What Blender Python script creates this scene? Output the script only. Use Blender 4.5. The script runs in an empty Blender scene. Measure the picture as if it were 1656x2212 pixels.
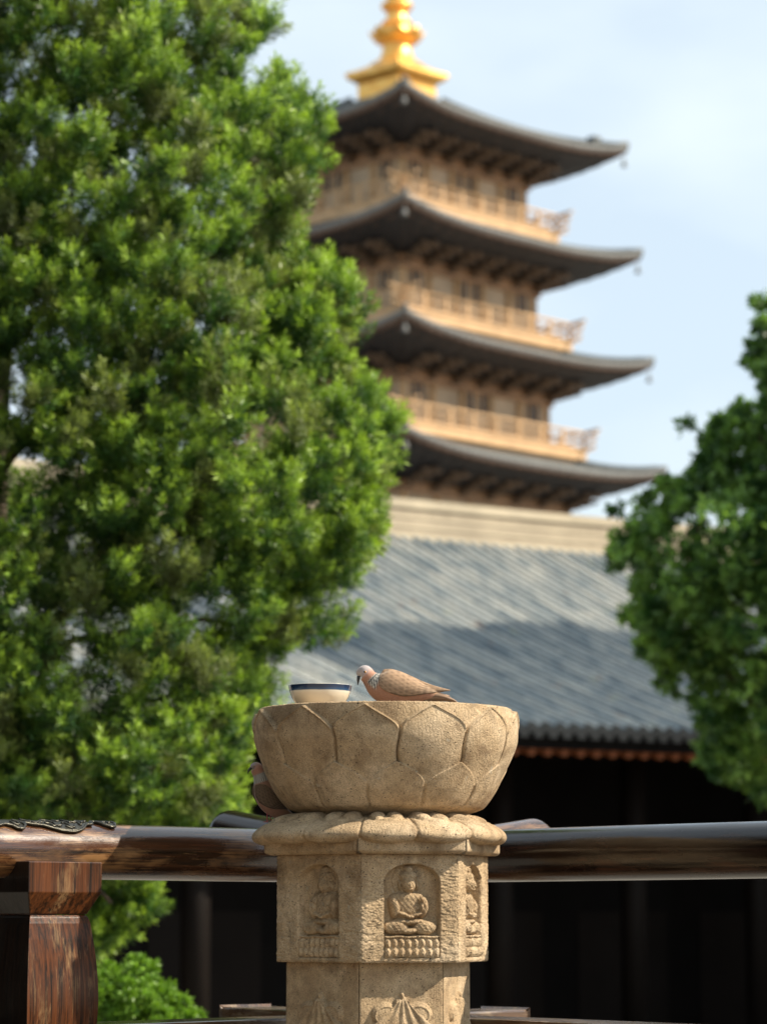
import bpy, math, random
import numpy as np
from mathutils import Vector
R = math.radians
rng = np.random.default_rng(7)
random.seed(7)
SC = bpy.context.scene
COL = SC.collection

# ------------------------------------------------------------------ camera, sky, sun, exposure
CAMZ = 1.1
PITCH = R(7.75)
FPX = 6400.0                       # focal length in units of a 1656 x 2212 picture
cam_d = bpy.data.cameras.new("camera")
cam = bpy.data.objects.new("camera", cam_d)
COL.objects.link(cam)
SC.camera = cam
cam.location = (0, 0, CAMZ)
cam.rotation_euler = (R(90) + PITCH, 0, 0)
cam_d.sensor_fit = 'VERTICAL'
cam_d.sensor_height = 36.0
cam_d.lens = FPX / 2212 * 36.0
cam_d.clip_start = 0.1
cam_d.clip_end = 5000
cam_d.dof.use_dof = True
cam_d.dof.focus_distance = 7.74
cam_d.dof.aperture_fstop = 4.0

SUN_AZ = 84.0      # degrees, from the direction towards the camera round to the right
SUN_EL = 42.0
world = bpy.data.worlds.new("World")
SC.world = world
world.use_nodes = True
wt = world.node_tree
for n in list(wt.nodes):
    wt.nodes.remove(n)
w_out = wt.nodes.new("ShaderNodeOutputWorld")
w_bg = wt.nodes.new("ShaderNodeBackground")
w_bg.inputs["Strength"].default_value = 0.12
w_sky = wt.nodes.new("ShaderNodeTexSky")
w_sky.sky_type = 'NISHITA'
w_sky.sun_disc = False
w_sky.sun_elevation = R(SUN_EL)
sunv = Vector((math.sin(R(SUN_AZ)) * math.cos(R(SUN_EL)), -math.cos(R(SUN_AZ)) * math.cos(R(SUN_EL)), math.sin(R(SUN_EL))))
w_sky.sun_rotation = math.atan2(sunv.x, sunv.y)
w_sky.altitude = 10
w_sky.air_density = 1.0
w_sky.dust_density = 1.6
w_sky.ozone_density = 1.5
w_tc = wt.nodes.new("ShaderNodeTexCoord")
w_map = wt.nodes.new("ShaderNodeMapping")
w_map.inputs["Scale"].default_value = (1.0, 1.0, 2.2)
w_map.inputs["Location"].default_value = (0.37, 0.1, 0.70)
w_no = wt.nodes.new("ShaderNodeTexNoise")
w_no.inputs["Scale"].default_value = 6.0
w_no.inputs["Detail"].default_value = 6
w_no.inputs["Roughness"].default_value = 0.42
w_ra = wt.nodes.new("ShaderNodeValToRGB")
w_ra.color_ramp.elements[0].position = 0.45
w_ra.color_ramp.elements[0].color = (0.62, 0.62, 0.62, 1)
w_ra.color_ramp.elements[1].position = 0.66
w_ra.color_ramp.elements[1].color = (1.0, 1.0, 1.0, 1)
w_mix = wt.nodes.new("ShaderNodeMix")
w_mix.data_type = 'RGBA'
w_mix.inputs[7].default_value = (4.75, 5.4, 5.75, 1)      # thin bright cloud
wt.links.new(w_tc.outputs["Generated"], w_map.inputs["Vector"])
wt.links.new(w_map.outputs[0], w_no.inputs["Vector"])
wt.links.new(w_no.outputs["Fac"], w_ra.inputs["Fac"])
wt.links.new(w_ra.outputs["Color"], w_mix.inputs[0])
wt.links.new(w_sky.outputs["Color"], w_mix.inputs[6])
wt.links.new(w_mix.outputs[2], w_bg.inputs["Color"])
wt.links.new(w_bg.outputs[0], w_out.inputs["Surface"])

sun_d = bpy.data.lights.new("sun", 'SUN')
sun_d.energy = 5.0
sun_d.angle = R(0.53)
sun_d.color = (1.0, 0.90, 0.75)
sun = bpy.data.objects.new("sun", sun_d)
COL.objects.link(sun)
sun.rotation_euler = sunv.to_track_quat('Z', 'Y').to_euler()

SC.view_settings.view_transform = 'Standard'
SC.view_settings.look = 'None'
SC.view_settings.exposure = 0.66
SC.view_settings.gamma = 1.0
SC.cycles.max_bounces = 7
SC.cycles.diffuse_bounces = 4
SC.cycles.glossy_bounces = 3
SC.cycles.transmission_bounces = 3
SC.cycles.use_denoising = True
SC.cycles.sample_clamp_indirect = 6.0

# ------------------------------------------------------------------ helpers
SP, CP = math.sin(PITCH), math.cos(PITCH)


def P(px, py, Y):
    """A point at distance Y seen at px, py of the 1656 x 2212 picture."""
    x = (px - 828.0) / FPX
    yu = (1106.0 - py) / FPX
    dy = CP - yu * SP
    dz = SP + yu * CP
    return np.array((x / dy * Y, Y, CAMZ + dz / dy * Y))


def ZP(py, Y):
    return P(828, py, Y)[2]


def proj(v):
    v = np.asarray(v, float)
    dx, dy, dz = v[..., 0], v[..., 1], v[..., 2] - CAMZ
    d = dy * CP + dz * SP
    u = -dy * SP + dz * CP
    return 828 + FPX * dx / d, 1106 - FPX * u / d


def offs(parent):
    o = Vector((0, 0, 0))
    while parent is not None:
        o = o + parent.location
        parent = parent.parent
    return np.array(o)


def mesh_obj(name, verts, faces, mat=None, parent=None, smooth=True, local=False, attrs=None, vattr=None):
    """One mesh object; verts in world space unless local."""
    v = np.asarray(verts, dtype=np.float32).reshape(-1, 3)
    if parent is not None and not local:
        v = v - offs(parent).astype(np.float32)
    me = bpy.data.meshes.new(name)
    if isinstance(faces, np.ndarray) and faces.ndim == 2:
        n, k = faces.shape
        me.vertices.add(len(v))
        me.vertices.foreach_set("co", v.ravel())
        me.loops.add(n * k)
        me.loops.foreach_set("vertex_index", faces.astype(np.int32).ravel())
        me.polygons.add(n)
        me.polygons.foreach_set("loop_start", np.arange(0, n * k, k, dtype=np.int32))
        me.polygons.foreach_set("loop_total", np.full(n, k, dtype=np.int32))
        me.update(calc_edges=True)
    else:
        me.from_pydata(v.tolist(), [], [list(map(int, f)) for f in faces])
    me.validate()
    if attrs is not None:
        for an, arr in attrs.items():
            a = me.color_attributes.new(an, 'FLOAT_COLOR', 'POINT')
            arr = np.asarray(arr, dtype=np.float32)
            if arr.shape[1] == 3:
                arr = np.concatenate([arr, np.ones((len(arr), 1), np.float32)], 1)
            a.data.foreach_set("color", arr.ravel())
    if vattr is not None:
        for an, arr in vattr.items():
            a = me.attributes.new(an, 'FLOAT_VECTOR', 'POINT')
            a.data.foreach_set("vector", np.asarray(arr, dtype=np.float32).ravel())
    if mat:
        me.materials.append(mat)
    if smooth:
        me.polygons.foreach_set("use_smooth", np.ones(len(me.polygons), dtype=bool))
    ob = bpy.data.objects.new(name, me)
    COL.objects.link(ob)
    if parent is not None:
        ob.parent = parent
    return ob


def tag(o, label=None, cat=None, group=None, kind=None):
    if label: o["label"] = label
    if cat: o["category"] = cat
    if group: o["group"] = group
    if kind: o["kind"] = kind
    return o


def empty(name, loc, label=None, cat=None, group=None, rz=0.0, rot=None):
    o = bpy.data.objects.new(name, None)
    COL.objects.link(o)
    o.location = loc
    o.rotation_euler = rot if rot else (0, 0, rz)
    o.empty_display_size = 0.2
    return tag(o, label, cat, group)


class MB:
    """Collects simple solids in one mesh."""
    def __init__(s):
        s.v = []; s.f = []

    def add(s, vs, fs):
        n = len(s.v)
        s.v.extend([tuple(map(float, p)) for p in vs])
        s.f.extend([[i + n for i in f] for f in fs])
        return s

    def box(s, c, size, ax=None):
        c = np.array(c, float)
        h = np.array(size, float) / 2
        A = np.eye(3) if ax is None else np.array(ax, float)
        vs = []
        for k in (-1, 1):
            for j in (-1, 1):
                for i in (-1, 1):
                    vs.append(c + A[0] * h[0] * i + A[1] * h[1] * j + A[2] * h[2] * k)
        return s.add(vs, [[0, 2, 3, 1], [4, 5, 7, 6], [0, 1, 5, 4], [2, 6, 7, 3], [0, 4, 6, 2], [1, 3, 7, 5]])

    def tube(s, pts, r, n=10, caps=True):
        pts = [np.array(p, float) for p in pts]
        rr = r if hasattr(r, '__len__') else [r] * len(pts)
        rings = []
        up = np.array((0.0, 0.0, 1.0))
        for i, p in enumerate(pts):
            t = pts[min(i + 1, len(pts) - 1)] - pts[max(i - 1, 0)]
            t = t / (np.linalg.norm(t) + 1e-12)
            a = up if abs(t @ up) < 0.93 else np.array((1.0, 0, 0))
            u = np.cross(a, t); u /= np.linalg.norm(u)
            w = np.cross(t, u)
            rings.append([p + rr[i] * (math.cos(2 * math.pi * k / n) * u + math.sin(2 * math.pi * k / n) * w) for k in range(n)])
        vs = [q for ring in rings for q in ring]
        fs = []
        for i in range(len(pts) - 1):
            for k in range(n):
                a0 = i * n + k; a1 = i * n + (k + 1) % n
                fs.append([a0, a1, a1 + n, a0 + n])
        if caps:
            fs.append(list(range(n))[::-1])
            fs.append([(len(pts) - 1) * n + k for k in range(n)])
        return s.add(vs, fs)

    def lathe(s, prof, c=(0, 0, 0), n=32):
        """prof: (r, z) rows; r=0 rows allowed at ends."""
        vs = []; fs = []
        for r, z in prof:
            for k in range(n):
                a = 2 * math.pi * k / n
                vs.append((c[0] + r * math.cos(a), c[1] + r * math.sin(a), c[2] + z))
        for i in range(len(prof) - 1):
            for k in range(n):
                a0 = i * n + k; a1 = i * n + (k + 1) % n
                fs.append([a0, a1, a1 + n, a0 + n])
        return s.add(vs, fs)

    def sphere(s, c, r, n=12, m=8):
        rx = r if hasattr(r, '__len__') else (r, r, r)
        vs = []; fs = []
        for i in range(m + 1):
            t = math.pi * i / m
            for k in range(n):
                a = 2 * math.pi * k / n
                vs.append((c[0] + rx[0] * math.sin(t) * math.cos(a), c[1] + rx[1] * math.sin(t) * math.sin(a), c[2] + rx[2] * math.cos(t)))
        for i in range(m):
            for k in range(n):
                a0 = i * n + k; a1 = i * n + (k + 1) % n
                fs.append([a0, a0 + n, a1 + n, a1])
        return s.add(vs, fs)

    def build(s, name, mat, parent=None, smooth=False, local=False, bevel=0.0):
        o = mesh_obj(name, s.v, s.f, mat, parent, smooth, local)
        if bevel:
            b = o.modifiers.new("bevel", 'BEVEL')
            b.width = bevel; b.segments = 3; b.limit_method = 'ANGLE'
        return o


def grid_faces(nu, nv, wrap=False):
    """nu columns, nv rows, vertex index = row*nu+col."""
    c = np.arange(nu if wrap else nu - 1)
    r = np.arange(nv - 1)
    C_, R_ = np.meshgrid(c, r)
    C_ = C_.ravel(); R_ = R_.ravel()
    C1 = (C_ + 1) % nu
    return np.stack([R_ * nu + C_, R_ * nu + C1, (R_ + 1) * nu + C1, (R_ + 1) * nu + C_], 1)


def sstep(x, a, b):
    t = np.clip((x - a) / (b - a), 0, 1)
    return t * t * (3 - 2 * t)


# ---- materials
def new_mat(name):
    m = bpy.data.materials.new(name)
    m.use_nodes = True
    nt = m.node_tree
    for n in list(nt.nodes):
        nt.nodes.remove(n)
    out = nt.nodes.new("ShaderNodeOutputMaterial")
    b = nt.nodes.new("ShaderNodeBsdfPrincipled")
    nt.links.new(b.outputs[0], out.inputs["Surface"])
    return m, nt, b, out


class N:
    """Tiny node-writing helper."""
    def __init__(s, nt): s.nt = nt

    def link(s, a, b): s.nt.links.new(a, b)

    def val(s, sock, v):
        if isinstance(v, bpy.types.NodeSocket): s.nt.links.new(v, sock)
        elif v is not None:
            if isinstance(v, (tuple, list)) and len(v) == 3 and sock.type == 'RGBA': v = (*v, 1)
            sock.default_value = v

    def coord(s, which="Object", scale=(1, 1, 1), rot=(0, 0, 0), attr=None):
        if attr:
            t = s.nt.nodes.new("ShaderNodeAttribute"); t.attribute_name = attr; o = t.outputs["Vector"]
        else:
            t = s.nt.nodes.new("ShaderNodeTexCoord"); o = t.outputs[which]
        m = s.nt.nodes.new("ShaderNodeMapping")
        m.inputs["Scale"].default_value = scale
        m.inputs["Rotation"].default_value = rot
        s.link(o, m.inputs["Vector"])
        return m.outputs[0]

    def noise(s, vec, scale, detail=4, rough=0.55, dist=0.0):
        n = s.nt.nodes.new("ShaderNodeTexNoise")
        s.link(vec, n.inputs["Vector"])
        n.inputs["Scale"].default_value = scale
        n.inputs["Detail"].default_value = detail
        n.inputs["Roughness"].default_value = rough
        n.inputs["Distortion"].default_value = dist
        return n.outputs["Fac"]

    def voro(s, vec, scale, feature='F1', out="Distance", rnd=1.0):
        n = s.nt.nodes.new("ShaderNodeTexVoronoi")
        n.feature = feature
        s.link(vec, n.inputs["Vector"])
        n.inputs["Scale"].default_value = scale
        n.inputs["Randomness"].default_value = rnd
        return n.outputs[out]

    def ramp(s, fac, stops, interp='LINEAR'):
        n = s.nt.nodes.new("ShaderNodeValToRGB")
        cr = n.color_ramp
        cr.interpolation = interp
        while len(cr.elements) < len(stops): cr.elements.new(0.5)
        for e, (p, c) in zip(cr.elements, stops):
            e.position = p
            e.color = (c, c, c, 1) if not isinstance(c, (tuple, list)) else (*c, 1)
        s.link(fac, n.inputs["Fac"])
        return n.outputs["Color"]

    def mix(s, fac, a, b, mode='MIX'):
        n = s.nt.nodes.new("ShaderNodeMix")
        n.data_type = 'RGBA'; n.blend_type = mode
        s.val(n.inputs[0], fac); s.val(n.inputs[6], a); s.val(n.inputs[7], b)
        return n.outputs[2]

    def math(s, op, a, b=None, clamp=False):
        n = s.nt.nodes.new("ShaderNodeMath"); n.operation = op; n.use_clamp = clamp
        s.val(n.inputs[0], a)
        if b is not None: s.val(n.inputs[1], b)
        return n.outputs[0]

    def bump(s, h, strength, dist, normal=None):
        n = s.nt.nodes.new("ShaderNodeBump")
        n.inputs["Strength"].default_value = strength
        n.inputs["Distance"].default_value = dist
        s.link(h, n.inputs["Height"])
        if normal is not None: s.link(normal, n.inputs["Normal"])
        return n.outputs[0]


def stone_mat(name, dark_rim=False):
    m, nt, b, out = new_mat(name)
    n = N(nt)
    v = n.coord("Object")
    vz = n.coord("Object", scale=(1, 1, 0.16))          # vertical chisel marks
    big = n.noise(v, 5.5, 5, 0.6)
    med = n.noise(v, 34, 5, 0.65)
    fine = n.noise(v, 330, 3, 0.7)
    col = n.ramp(big, [(0.3, (0.37, 0.25, 0.142)), (0.5, (0.52, 0.375, 0.222)), (0.7, (0.64, 0.49, 0.32))])
    col = n.mix(0.75, col, n.ramp(med, [(0.28, 0.55), (0.5, 0.98), (0.72, 1.16)]), 'MULTIPLY')
    col = n.mix(0.8, col, n.ramp(fine, [(0.3, 0.62), (0.5, 1.0), (0.7, 1.35)]), 'MULTIPLY')
    # damp brownish staining in patches
    st = n.ramp(n.noise(v, 9.0, 6, 0.62, 0.6), [(0.52, 0.0), (0.68, 0.62)])
    col = n.mix(st, col, (0.20, 0.125, 0.065))
    st2 = n.ramp(n.noise(n.coord("Object", scale=(1, 1, 0.35)), 16.0, 6, 0.7, 0.4), [(0.58, 0.0), (0.70, 0.5)])
    col = n.mix(st2, col, (0.13, 0.095, 0.06))
    lich = n.ramp(n.noise(v, 27.0, 4, 0.6), [(0.66, 0.0), (0.74, 0.5)])
    col = n.mix(lich, col, (0.50, 0.46, 0.37))
    # dark mineral flecks of several sizes
    vw = n.mix(0.012, v, n.noise(v, 60, 2), 'ADD')
    for sc, th, k in ((230, 0.22, 0.75), (95, 0.15, 0.9), (42, 0.085, 0.92)):
        f = n.ramp(n.voro(vw, sc), [(th * 0.75, 1.0), (th * 1.25, 0.0)])
        gate = n.ramp(n.noise(v, sc * 0.13, 3), [(0.43, 0.0), (0.53, 1.0)])
        f = n.math('MULTIPLY', n.math('MULTIPLY', f, gate), k)
        col = n.mix(f, col, (0.035, 0.028, 0.02))
    n.val(b.inputs["Base Color"], col)
    b.inputs["Roughness"].default_value = 0.88
    b.inputs["Specular IOR Level"].default_value = 0.25
    chis = n.noise(vz, 210, 4, 0.7)
    grain = n.noise(v, 170, 4, 0.75)
    pits = n.ramp(n.voro(vw, 105), [(0.02, 0.0), (0.2, 1.0)])
    h = n.math('ADD', n.math('MULTIPLY', chis, 0.8), n.math('MULTIPLY', grain, 1.0))
    h = n.math('ADD', h, n.math('MULTIPLY', pits, 0.35))
    n.link(n.bump(h, 1.0, 0.0055), b.inputs["Normal"])
    return m


M = {}
M['stone'] = stone_mat("carved granite")


def lacquer(name, dark, mid, worn, wornness=0.5, rough=0.22, attr="grain", coat=0.7, scale=1.0, grain=9):
    m, nt, b, out = new_mat(name)
    n = N(nt)
    v = n.coord(attr=attr, scale=(1.0 * scale, grain * scale, grain * scale))
    v2 = n.coord(attr=attr, scale=(2.2 * scale, 45 * scale, 45 * scale))
    v3 = n.coord(attr=attr, scale=(1.5 * scale, 3.5 * scale, 3.5 * scale))
    g = n.noise(v, 2.2, 7, 0.62, 0.5)
    g2 = n.noise(v2, 3.0, 5, 0.6)
    w = n.noise(v3, 3.2, 7, 0.66, 0.3)
    col = n.ramp(g, [(0.36, dark), (0.56, mid), (0.75, tuple(min(1, c * 1.5) for c in mid))])
    wf = n.ramp(n.math('ADD', n.math('MULTIPLY', w, 0.7), n.math('MULTIPLY', g2, 0.3)),
                [(0.60 - 0.16 * wornness, 0.0), (0.72 - 0.16 * wornness, 1.0)])
    col = n.mix(n.math('MULTIPLY', wf, 0.85), col, worn)
    col = n.mix(0.55, col, n.ramp(g2, [(0.3, 0.5), (0.55, 1.0), (0.75, 1.25)]), 'MULTIPLY')
    n.val(b.inputs["Base Color"], col)
    n.val(b.inputs["Roughness"], n.ramp(w, [(0.4, rough), (0.65, rough + 0.22)]))
    b.inputs["Coat Weight"].default_value = coat
    b.inputs["Specular IOR Level"].default_value = 0.25 if grain == 30 else (0.3 if coat < 0.5 else 0.5)
    b.inputs["Coat Roughness"].default_value = 0.12
    hh = n.math('ADD', n.math('MULTIPLY', g2, 0.4), n.math('MULTIPLY', n.noise(n.coord(attr=attr, scale=(30, 60, 60)), 3.0, 3), 0.35))
    bn = n.bump(hh, 0.35, 0.0022)
    n.link(bn, b.inputs["Normal"])
    n.link(n.bump(n.noise(n.coord(attr=attr, scale=(14, 26, 26)), 3.0, 4), 0.25, 0.002), b.inputs["Coat Normal"])
    return m


M['rail'] = lacquer("worn lacquered rail", (0.010, 0.006, 0.004), (0.060, 0.022, 0.009), (0.25, 0.125, 0.045), 0.74, 0.2, grain=14)
M['rail_dark'] = lacquer("dark lacquered rail", (0.006, 0.004, 0.0035), (0.010, 0.0045, 0.003), (0.060, 0.022, 0.010), 0.30, 0.12, coat=0.35)
M['post'] = lacquer("red brown lacquered post", (0.010, 0.0045, 0.002), (0.085, 0.027, 0.008), (0.21, 0.12, 0.052), 0.40, 0.33, coat=0.22, grain=30)
M['post_shaded'] = lacquer("post lacquer with painted shade", (0.004, 0.003, 0.0025), (0.010, 0.005, 0.003), (0.05, 0.025, 0.012), 0.1, 0.3, coat=0.2, grain=30)  # post lacquer again, blackened to paint in the shade of one side
M['plank'] = lacquer("weathered lacquered plank", (0.03, 0.016, 0.008), (0.11, 0.055, 0.025), (0.24, 0.165, 0.09), 0.7, 0.2, coat=0.8)


def simple(name, col, rough=0.6, metal=0.0, noise_amt=0.35, nscale=6.0, bump=0.0, spec=0.5, coat=0.0, coord="Object", col2=None):
    m, nt, b, out = new_mat(name)
    n = N(nt)
    v = n.coord(coord)
    f = n.noise(v, nscale, 5, 0.6)
    c2 = col2 if col2 else tuple(c * (1 - noise_amt) for c in col)
    cc = n.ramp(f, [(0.3, c2), (0.65, col)])
    n.val(b.inputs["Base Color"], cc)
    b.inputs["Roughness"].default_value = rough
    b.inputs["Metallic"].default_value = metal
    b.inputs["Specular IOR Level"].default_value = spec
    b.inputs["Coat Weight"].default_value = coat
    if bump:
        n.link(n.bump(n.noise(v, nscale * 6, 4), bump, 0.01), b.inputs["Normal"])
    return m


M['metal'] = simple("blackened bronze", (0.085, 0.078, 0.06), 0.32, 0.85, 0.5, 60, 0.2)
M['paving'] = simple("pale stone paving", (0.26, 0.205, 0.14), 0.8, 0, 0.25, 1.2, 0.2)
M['yard'] = simple("courtyard paving", (0.22, 0.20, 0.17), 0.85, 0, 0.25, 0.5, 0.2)
M['p_wood'] = simple("honey coloured timber", (0.66, 0.42, 0.215), 0.6, 0, 0.3, 1.5)
M['p_wall'] = simple("pale timber panel", (0.58, 0.45, 0.31), 0.7, 0, 0.35, 0.9)
M['p_beam'] = simple("red brown timber", (0.40, 0.23, 0.12), 0.6, 0, 0.35, 1.0)
M['p_raf'] = simple("brown rafter timber", (0.17, 0.105, 0.075), 0.7, 0, 0.35, 1.0)
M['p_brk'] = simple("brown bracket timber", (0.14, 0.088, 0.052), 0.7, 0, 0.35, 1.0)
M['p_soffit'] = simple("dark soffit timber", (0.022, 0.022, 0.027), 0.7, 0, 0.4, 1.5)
M['p_pane'] = simple("dark lattice window", (0.02, 0.02, 0.022), 0.4, 0, 0.3, 2)
M['p_tile'] = simple("grey roof tile", (0.125, 0.135, 0.13), 0.6, 0, 0.4, 3)
M['p_cap'] = simple("tile end caps", (0.20, 0.20, 0.19), 0.7, 0, 0.35, 6)
M['eave'] = simple("dark tile ends", (0.085, 0.085, 0.08), 0.7, 0, 0.4, 3)
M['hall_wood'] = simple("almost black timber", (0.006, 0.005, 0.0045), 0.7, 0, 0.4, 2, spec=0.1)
M['rafter'] = simple("orange brown rafter end", (0.40, 0.13, 0.05), 0.6, 0, 0.3, 5)
M['bark'] = simple("brown bark", (0.11, 0.075, 0.048), 0.9, 0, 0.5, 9, 0.6)
M['beak'] = simple("dark horn", (0.03, 0.028, 0.03), 0.4, 0, 0.2, 90)
M['eye'] = simple("black eye", (0.01, 0.008, 0.008), 0.08, 0, 0.1, 50)
M['iris'] = simple("orange iris", (0.65, 0.30, 0.06), 0.3, 0, 0.1, 50)
M['leg'] = simple("pink leg", (0.55, 0.09, 0.11), 0.5, 0, 0.3, 200)
M['lime'] = simple("cream ridge plaster", (0.50, 0.43, 0.31), 0.8, 0, 0.3, 1.2)

# gold
m_, nt_, b_, _o = new_mat("gilded metal")
n_ = N(nt_)
n_.val(b_.inputs["Base Color"], n_.ramp(n_.noise(n_.coord(), 2.0, 4), [(0.3, (0.85, 0.42, 0.085)), (0.7, (0.98, 0.60, 0.165))]))
b_.inputs["Metallic"].default_value = 0.65
b_.inputs["Roughness"].default_value = 0.38
M['gold'] = m_

# glazed ceramic: blue band round the lip
m_, nt_, b_, _o = new_mat("glazed ceramic with a blue lip")
n_ = N(nt_)
sep = nt_.nodes.new("ShaderNodeSeparateXYZ")
n_.link(n_.coord("Object"), sep.inputs[0])
zz = sep.outputs["Z"]
zj = n_.math('ADD', zz, n_.math('MULTIPLY', n_.math('SUBTRACT', n_.noise(n_.coord(scale=(1, 1, 0.2)), 40, 3), 0.5), 0.0022))
n_.val(b_.inputs["Base Color"], n_.ramp(n_.math('MULTIPLY', zj, 10.0), [
    (0.0, (0.72, 0.62, 0.46)), (0.50, (0.74, 0.64, 0.48)), (0.578, (0.78, 0.72, 0.6)), (0.60, (0.03, 0.09, 0.18)),
    (0.66, (0.012, 0.04, 0.10)), (0.741, (0.008, 0.02, 0.05)), (0.752, (0.6, 0.58, 0.5))]))
b_.inputs["Roughness"].default_value = 0.12
b_.inputs["Coat Weight"].default_value = 0.6
b_.inputs["Subsurface Weight"].default_value = 0.0
M['ceramic'] = m_

# feathers: colours live in the mesh
m_, nt_, b_, _o = new_mat("dove plumage")
n_ = N(nt_)
at = nt_.nodes.new("ShaderNodeVertexColor"); at.layer_name = "plumage"
fn = n_.noise(n_.coord(scale=(0.35, 1, 1)), 260, 4, 0.7)
n_.val(b_.inputs["Base Color"], n_.mix(0.6, at.outputs["Color"], n_.ramp(fn, [(0.3, 0.75), (0.5, 1.0), (0.7, 1.15)]), 'MULTIPLY'))
b_.inputs["Roughness"].default_value = 0.75
b_.inputs["Specular IOR Level"].default_value = 0.2
b_.inputs["Sheen Weight"].default_value = 0.25
n_.link(n_.bump(fn, 0.5, 0.001), b_.inputs["Normal"])
M['plumage'] = m_


def leaf_mat(name, trans=0.35):
    m, nt, b, out = new_mat(name)
    n = N(nt)
    at = nt.nodes.new("ShaderNodeVertexColor"); at.layer_name = "leafcol"
    b.inputs["Roughness"].default_value = 0.42
    b.inputs["Specular IOR Level"].default_value = 0.35
    n.link(at.outputs["Color"], b.inputs["Base Color"])
    tr = nt.nodes.new("ShaderNodeBsdfTranslucent")
    n.link(n.mix(1.0, at.outputs["Color"], (1.25, 1.3, 0.45), 'MULTIPLY'), tr.inputs["Color"])
    ms = nt.nodes.new("ShaderNodeMixShader"); ms.inputs[0].default_value = trans
    n.link(b.outputs[0], ms.inputs[1]); n.link(tr.outputs[0], ms.inputs[2])
    n.link(ms.outputs[0], out.inputs["Surface"])
    return m


M['leaf'] = leaf_mat("evergreen leaves", 0.26)
M['leaf2'] = leaf_mat("broad leaves", 0.4)

# hall roof tiles
m_, nt_, b_, _o = new_mat("weathered clay roof tiles")
n_ = N(nt_)
v_ = n_.coord(attr="grain")
v2_ = n_.coord(attr="grain", scale=(1, 1, 0))
br = nt_.nodes.new("ShaderNodeTexBrick")
n_.link(v2_, br.inputs["Vector"])
br.inputs["Scale"].default_value = 1.0
br.inputs["Brick Width"].default_value = 0.22
br.inputs["Row Height"].default_value = 0.30
br.inputs["Mortar Size"].default_value = 0.0
br.inputs["Color1"].default_value = (0.0, 0.0, 0.0, 1)
br.inputs["Color2"].default_value = (1.0, 1.0, 1.0, 1)
patch = n_.noise(n_.coord(attr="grain", scale=(4.2, 0.55, 0)), 1.0, 5, 0.62)
fac_ = n_.math('ADD', n_.math('MULTIPLY', br.outputs["Color"], 0.16), n_.math('MULTIPLY', patch, 0.86))
base_ = n_.ramp(fac_, [(0.28, (0.085, 0.115, 0.135)), (0.42, (0.17, 0.205, 0.215)), (0.56, (0.33, 0.34, 0.315)), (0.75, (0.50, 0.48, 0.41))])
rust = n_.ramp(n_.noise(v_, 2.3, 3, 0.5), [(0.66, 0.0), (0.72, 0.6)])
base_ = n_.mix(rust, base_, (0.30, 0.17, 0.10))
moss = n_.ramp(n_.noise(n_.coord(attr="grain", scale=(1, 0.7, 1)), 3.1, 3, 0.5), [(0.66, 0.0), (0.74, 0.55)])
base_ = n_.mix(moss, base_, (0.36, 0.36, 0.20))
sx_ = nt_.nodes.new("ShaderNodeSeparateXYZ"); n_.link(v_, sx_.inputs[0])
base_ = n_.mix(1.0, base_, n_.ramp(n_.math('MULTIPLY', sx_.outputs["Z"], 10.0), [(0.0, 0.25), (0.15, 0.4), (0.4, 1.15)]), 'MULTIPLY')  # shade between the tile rolls put into the colour: low pans darkened
n_.val(b_.inputs["Base Color"], base_)
b_.inputs["Roughness"].default_value = 0.62
M['tile'] = m_

# ------------------------------------------------------------------ setting: terrace and yard
CORNER = np.array((0.05, 8.78, 0.0))
DL = np.array((-0.69, -0.72, 0.0)); DL /= np.linalg.norm(DL)
DR = np.array((0.64, -0.77, 0.0)); DR /= np.linalg.norm(DR)
c0 = CORNER - DL * 0.25 - DR * 0.25
c0 = c0 * np.array((1, 1, 0))
mb = MB()
quad = [c0, c0 + DL * 26, c0 + DL * 26 + DR * 26, c0 + DR * 26]
mb.add([(*q[:2], 0.0) for q in quad] + [(*q[:2], -1.0) for q in quad],
       [[0, 1, 2, 3], [0, 4, 5, 1], [1, 5, 6, 2], [2, 6, 7, 3], [3, 7, 4, 0]])
tag(mb.build("terrace_floor", M['paving']), kind="structure")
mb = MB()
mb.add([(-900, -900, -1.0), (900, -900, -1.0), (900, 900, -1.0), (-900, 900, -1.0)], [[0, 1, 2, 3]])
tag(mb.build("courtyard_ground", M['yard']), kind="structure")

# ------------------------------------------------------------------ stone basin
PC = np.array((0.0055, 8.0, 0.0))          # axis of the pedestal
ZR = CAMZ + 0.547                          # rim height
K1 = 0.000466
KN = 12


def lump(a, z, sc, amp, seed=0):
    """Cheap smooth irregularity over angle and height (periodic in the angle)."""
    r_ = np.random.default_rng(seed)
    o = np.zeros_like(a)
    for i in range(9):
        k = r_.integers(1, 4) * (1 + i // 2)
        o = o + np.sin(a * k + r_.uniform(0, 6.3) + z * r_.uniform(-sc, sc)) / (1 + i * 0.5)
    return o * amp / 3


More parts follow.
